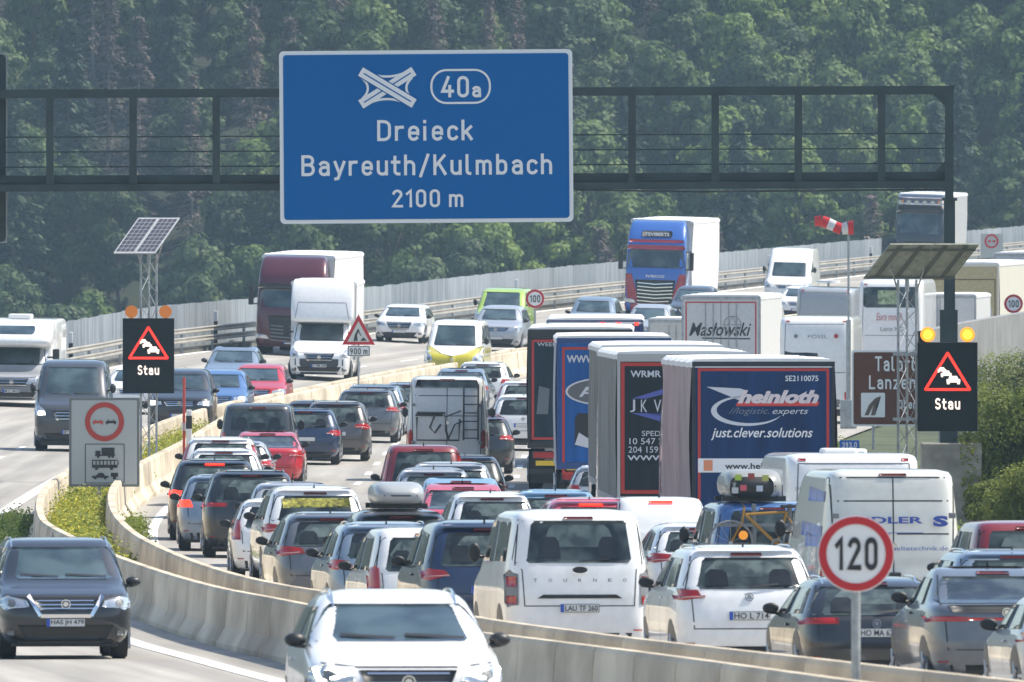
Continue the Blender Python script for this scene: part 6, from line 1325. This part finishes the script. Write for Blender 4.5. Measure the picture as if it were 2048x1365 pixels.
M_bark = mat('bark', (.07,.06,.05), .9, noise=.3); M_barkp = mat('pale_bark', (.22,.21,.2), .9, noise=.3)
LM = {'decid': leaf_mat('leaves_mid_green', (.05,.085,.025), (.16,.225,.07)), 'bright': leaf_mat('leaves_bright_green', (.08,.135,.03), (.24,.32,.08)), 'conifer': leaf_mat('needles_dark', (.03,.055,.035), (.075,.11,.06), .1),
      'dead': leaf_mat('dead_needles', (.08,.065,.06), (.17,.125,.11), .05), 'far': leaf_mat('leaves_blue_green', (.045,.075,.032), (.13,.18,.07))}
def leaves(lobes, n, sz, rng):
    """many leaf sized faces spread over the shells of the lobes"""
    vs = []; fs = []; tot = sum(l[3]**2 for l in lobes)
    for cx, cy, cz, r, fl in lobes:
        k = max(6, int(n*r*r/tot))
        for _ in range(k):
            z = rng.uniform(-.75, 1); a = rng.uniform(0, 2*math.pi); q_ = math.sqrt(max(0, 1-z*z)); d = Vector((q_*math.cos(a), q_*math.sin(a), z)); rad = r*rng.uniform(.55, 1.08)*(1+.25*math.sin(5*a+cx)*q_)
            c = Vector((cx, cy, cz))+Vector((d.x*rad, d.y*rad, d.z*rad*fl)); nn = (d+Vector((rng.uniform(-.5, .5), rng.uniform(-.5, .5), rng.uniform(-.2, .7)))).normalized(); t = nn.orthogonal().normalized(); b = nn.cross(t); an = rng.uniform(0, 6.28)
            t, b = t*math.cos(an)+b*math.sin(an), b*math.cos(an)-t*math.sin(an); s_ = sz*rng.uniform(.6, 1.35); i = len(vs)
            vs += [c-t*s_*.5, c-b*s_*.32, c+t*s_*.5, c+b*s_*.32]; fs.append((i, i+1, i+2, i+3))
    return vs, fs
def make_mesh(name, vs, fs, m):
    me = bpy.data.meshes.new(name); me.from_pydata([tuple(v) for v in vs], [], fs); me.materials.append(m); me.update(); return me
def broadleaf(seed, H, Wd, n=8500, sz=.46):
    rng = random.Random(seed); lobes = []; tr = MB(); tr.tube([(0,0,-1.5), (.1,.05,H*.3), (.05,0,H*.62)], .26, 8, .10)
    nl = 26
    for i in range(nl):
        f = i/(nl-1); z = H*(.26+.68*f); env = math.sin(math.pi*min(1, (f*.86+.16)))**.7*Wd/2; a = i*2.4+rng.uniform(-.4, .4); rr = env*rng.uniform(.35, .95)
        r = rng.uniform(.75, 1.35)*Wd/7; x, y = rr*math.cos(a), rr*math.sin(a); lobes.append((x, y, z+rng.uniform(-.4, .4), r, rng.uniform(.6, .85)))
        tr.tube([(0,0,z*.55), (x*.5, y*.5, z*.82), (x, y, z)], .075, 5, .02)
    lobes.append((0, 0, H*.95, Wd/9, .9)); vs, fs = leaves(lobes, n, sz, rng); return tr, vs, fs
def conifer(seed, H, Wd, n=7500, sz=.50, dead=False):
    rng = random.Random(seed); vs = []; fs = []; tr = MB(); tr.tube([(0,0,-1.5), (0,0,H*.98)], .2, 7, .02); k = int(H*2.2)
    for i in range(k):
        z = H*(.10+.88*i/k); R_ = Wd/2*(1-(i/k))**.85+.12; nb = 7
        for j in range(nb):
            a = rng.uniform(0, 6.28); L_ = R_*rng.uniform(.65, 1.1); d = Vector((math.cos(a), math.sin(a), -.22)); tr.tube([(0,0,z), tuple(Vector((0,0,z))+d*L_)], .025, 4, .008)
            for q_ in range(int(n/(k*nb))):
                t = rng.uniform(.15, 1)**.7; c = Vector((0,0,z))+d*L_*t+Vector((rng.uniform(-.3,.3), rng.uniform(-.3,.3), rng.uniform(-.25,.12))); 
                if dead and rng.random() < .45: continue
                u_ = (d+Vector((rng.uniform(-.6,.6), rng.uniform(-.6,.6), rng.uniform(-.5,.2)))).normalized(); b = u_.cross(Vector((rng.uniform(-.4,.4), rng.uniform(-.4,.4), 1))).normalized(); s_ = sz*rng.uniform(.6, 1.3); m_ = len(vs)
                vs += [c-u_*s_*.5, c-b*s_*.2, c+u_*s_*.6, c+b*s_*.2]; fs.append((m_, m_+1, m_+2, m_+3))
    return tr, vs, fs
PROTO = {}
for i in range(3): PROTO['decid', i] = broadleaf(10+i, 12+i, 7.6+i*.7)
for i in range(3): PROTO['conifer', i] = conifer(30+i, 15+i*1.5, 5.4+i*.4)
for i in range(2): PROTO['dead', i] = conifer(40+i, 13+i*2, 4.4, n=5200, dead=True, sz=.36)
MESHES = {}
def tree_meshes(kind, base, i):
    k = (kind, i)
    if k not in MESHES:
        tr, vs, fs = PROTO[base, i]; MESHES[k] = (make_mesh('crown', vs, fs, LM[kind]), make_mesh('trunk', tr.v, tr.f, M_barkp if kind == 'dead' else M_bark))
    return MESHES[k]
def tree(kind, i, loc, sc, label, group, name):
    base = {'decid': 'decid', 'bright': 'decid', 'far': 'decid', 'conifer': 'conifer', 'dead': 'dead'}[kind]; cm, tm = tree_meshes(kind, base, i)
    r = empty(name, loc, label, 'tree', group, (0, 0, random.uniform(0, 6.28))); r.scale = (sc*random.uniform(.9, 1.15), sc*random.uniform(.9, 1.15), sc)
    for n_, me in (('trunk', tm), ('crown', cm)):
        o = bpy.data.objects.new(n_, me); COL.objects.link(o); o.parent = r
    return r
LBL = {'decid': ('mid green leafy tree', 'broadleaf_tree', 'mid green leafy trees on the slope'), 'bright': ('bright yellow green leafy tree', 'broadleaf_tree', 'bright green trees on the slope'),
       'far': ('blue green leafy tree', 'broadleaf_tree', 'blue green leafy trees on the slope'), 'conifer': ('dark conifer', 'conifer_tree', 'dark conifers on the slope'), 'dead': ('bare brown dead conifer', 'dead_conifer', 'dead brown conifers on the slope')}
rng = random.Random(3)
rows = 15; cnt = 0
for k in range(rows):
    y = 1464+k*8.2; n = 17; half = 1060*y/F+3
    for j in range(n+1):
        x = -half+2*half*(j+rng.uniform(-.38, .38)+(.5 if k % 2 else 0))/n; yy = y+rng.uniform(-3.5, 3.5); z = terrain(x, yy); s_ = F/yy
        u_ = 1024+x*s_; v_ = VH+(CAMZ-(z+12))*s_     # roughly where the crown shows
        if v_ > 330:
            if u_ > 1150 and v_ > 350: kd = 'dead' if rng.random() < (.78 if 1200 < u_ < 1900 else .45) else 'far'
            else: kd = rng.choice(['decid', 'decid', 'bright', 'far', 'bright'])
        elif v_ > 120:
            if 250 < u_ < 480 and rng.random() < .6: kd = 'dead'
            elif u_ > 1100: kd = rng.choice(['decid', 'bright', 'bright', 'decid', 'conifer'])
            else: kd = rng.choice(['decid', 'far', 'decid', 'bright', 'conifer'])
        else:
            kd = rng.choice(['decid', 'far', 'bright', 'conifer']) if u_ > 1450 else rng.choice(['conifer', 'far', 'far', 'conifer', 'dead', 'decid'])
        l, nm, gr = LBL[kd]; l += (' to the left of' if u_ < 560 else ' straight behind' if u_ < 1150 else ' to the right of')+' the blue sign, '+('above the gantry' if v_ < 60 else 'level with the gantry' if v_ < 360 else 'below the gantry'); sc = rng.uniform(.85, 1.15)*(.9 if kd in ('decid', 'bright', 'far') else 1.0)
        if k == 0: sc *= 1.05
        tree(kd, rng.randrange(2 if kd == 'dead' else 3), (x, yy, z-1.2), sc, l, gr, nm); cnt += 1
print('TREES', cnt)
# ---- bushes
def bush(seed, W_, H, n, sz, m, loc, label, name='shrub', cat='shrub', group=None):
    rng = random.Random(seed); lobes = []; st = MB()
    for i in range(18):
        a = rng.uniform(0, 6.28); rr = W_/2*math.sqrt(rng.random())*.8; z = H*rng.uniform(.25, .82)*(1-.35*(rr/(W_/2))**2); x, y = rr*math.cos(a), rr*math.sin(a)*.7; lobes.append((x, y, z, rng.uniform(.16, .26)*min(W_, H)*1.1, .8)); st.tube([(x*.2, y*.2, -.2), (x*.6, y*.6, z*.5), (x, y, z)], .03, 5, .01)
    vs, fs = leaves(lobes, n, sz, rng); r = empty(name, loc, label, cat, group); st.build('stems', M_bark, r); mesh('foliage', vs, fs, m, r); return r
M_bush = leaf_mat('bush_leaves', (.16,.20,.035), (.42,.45,.10)); M_bush2 = leaf_mat('bush_grey_leaves', (.15,.18,.06), (.34,.38,.13))
def gpos(u, s): x, y = (u-1024)/s, F/s; return (x, y, terrain(x, y))
for i, (u_, s_, w_, h_, lab, m_) in enumerate([(2030, 92, 2.6, 3.6, 'largest green bush at the right edge below the grey wall', M_bush), (2075, 84, 3.4, 4.0, 'tall bush cut off by the right edge, topmost of the bushes', M_bush2), (1990, 89, 1.3, 2.3, 'grey green bush beside the right warning panel', M_bush2), (1985, 95, 1.2, 1.2, 'low bush in front of the others beside the concrete block', M_bush), (2060, 100, 1.9, 2.0, 'low wide bush behind the guard rail at the right edge', M_bush)]):
    bush(60+i, w_, h_, 30000 if i < 2 else 14000, .075, m_, gpos(u_, s_), lab, group='bushes at the right edge')
def weeds(name, pts_fn, n, label, m, h=(.1, .35), seed=5, sz=.07):
    """small clumps of leaves scattered along a strip"""
    rng = random.Random(seed); vs = []; fs = []
    for _ in range(n):
        x, y = pts_fn(rng); z = gz(x, y); hh = rng.uniform(*h)
        v2, f2 = leaves([(x, y, z+hh*.45, hh*.55, .9)], 16, sz, rng); k = len(vs); vs += v2; fs += [tuple(i+k for i in f) for f in f2]
    o = mesh(name, vs, fs, m); tag(o, label, 'plants', kind='stuff'); return o
M_weed = leaf_mat('weed_leaves', (.06,.10,.015), (.22,.26,.03)); M_flower = leaf_mat('yellow_flowers', (.35,.33,.02), (.55,.50,.04), .1)
mid = lambda rng: (lambda y: (lambda a, b: (a+.25+(b-a-.5)*rng.random(), y))(xA(y), xB(y)))(rng.uniform(340, 560))
weeds('median_weeds', mid, 3000, 'yellow green weeds growing between the two concrete barriers', M_weed, (.25, .75))
weeds('median_flowers', lambda rng: mid(rng), 1500, 'yellow flowering weeds between the two concrete barriers', M_flower, (.6, .8), 6, .05)
weeds('tall_weeds', lambda rng: mid(rng), 260, 'taller ragged green weeds between the two concrete barriers', M_bush, (.7, 1.0), 15, .09)
weeds('verge_weeds', lambda rng: (lambda y: (xA(y)-rng.uniform(.3, .9), y))(rng.uniform(372, 425)), 260, 'green weeds on the outer side of the barrier at the left edge', M_weed, (.2, .5), 12)
weeds('roadside_grass', lambda rng: (lambda y: (xB(y)+rng.uniform(.32, .65), y))(rng.uniform(330, 420)), 350, 'thin weeds at the foot of the barrier beside the inner lane', M_weed, (.1, .5), 8)
weeds('embankment_grass', lambda rng: (lambda y: (xB(y)+rng.uniform(16.6, 17.2), y))(rng.uniform(300, 560)), 1500, 'grass strip behind the right guard rail', M_weed, (.2, .6), 9)
# ---------------------------------------------------------------- haze
hz = MB().box(-560, 640, -15, 1760, -60, 95).build('haze', None); tag(hz, kind='stuff', label='pale summer haze filling the valley air', cat='haze')
m = bpy.data.materials.new('haze_volume'); m.use_nodes = True; n = m.node_tree; n.nodes.clear(); pv = n.nodes.new('ShaderNodeVolumePrincipled'); out = n.nodes.new('ShaderNodeOutputMaterial')
pv.inputs['Color'].default_value = (.58,.82,1,1); pv.inputs['Density'].default_value = .00010; pv.inputs['Anisotropy'].default_value = .25
n.links.new(pv.outputs[0], out.inputs['Volume']); hz.data.materials.append(m); hz.display_type = 'WIRE'
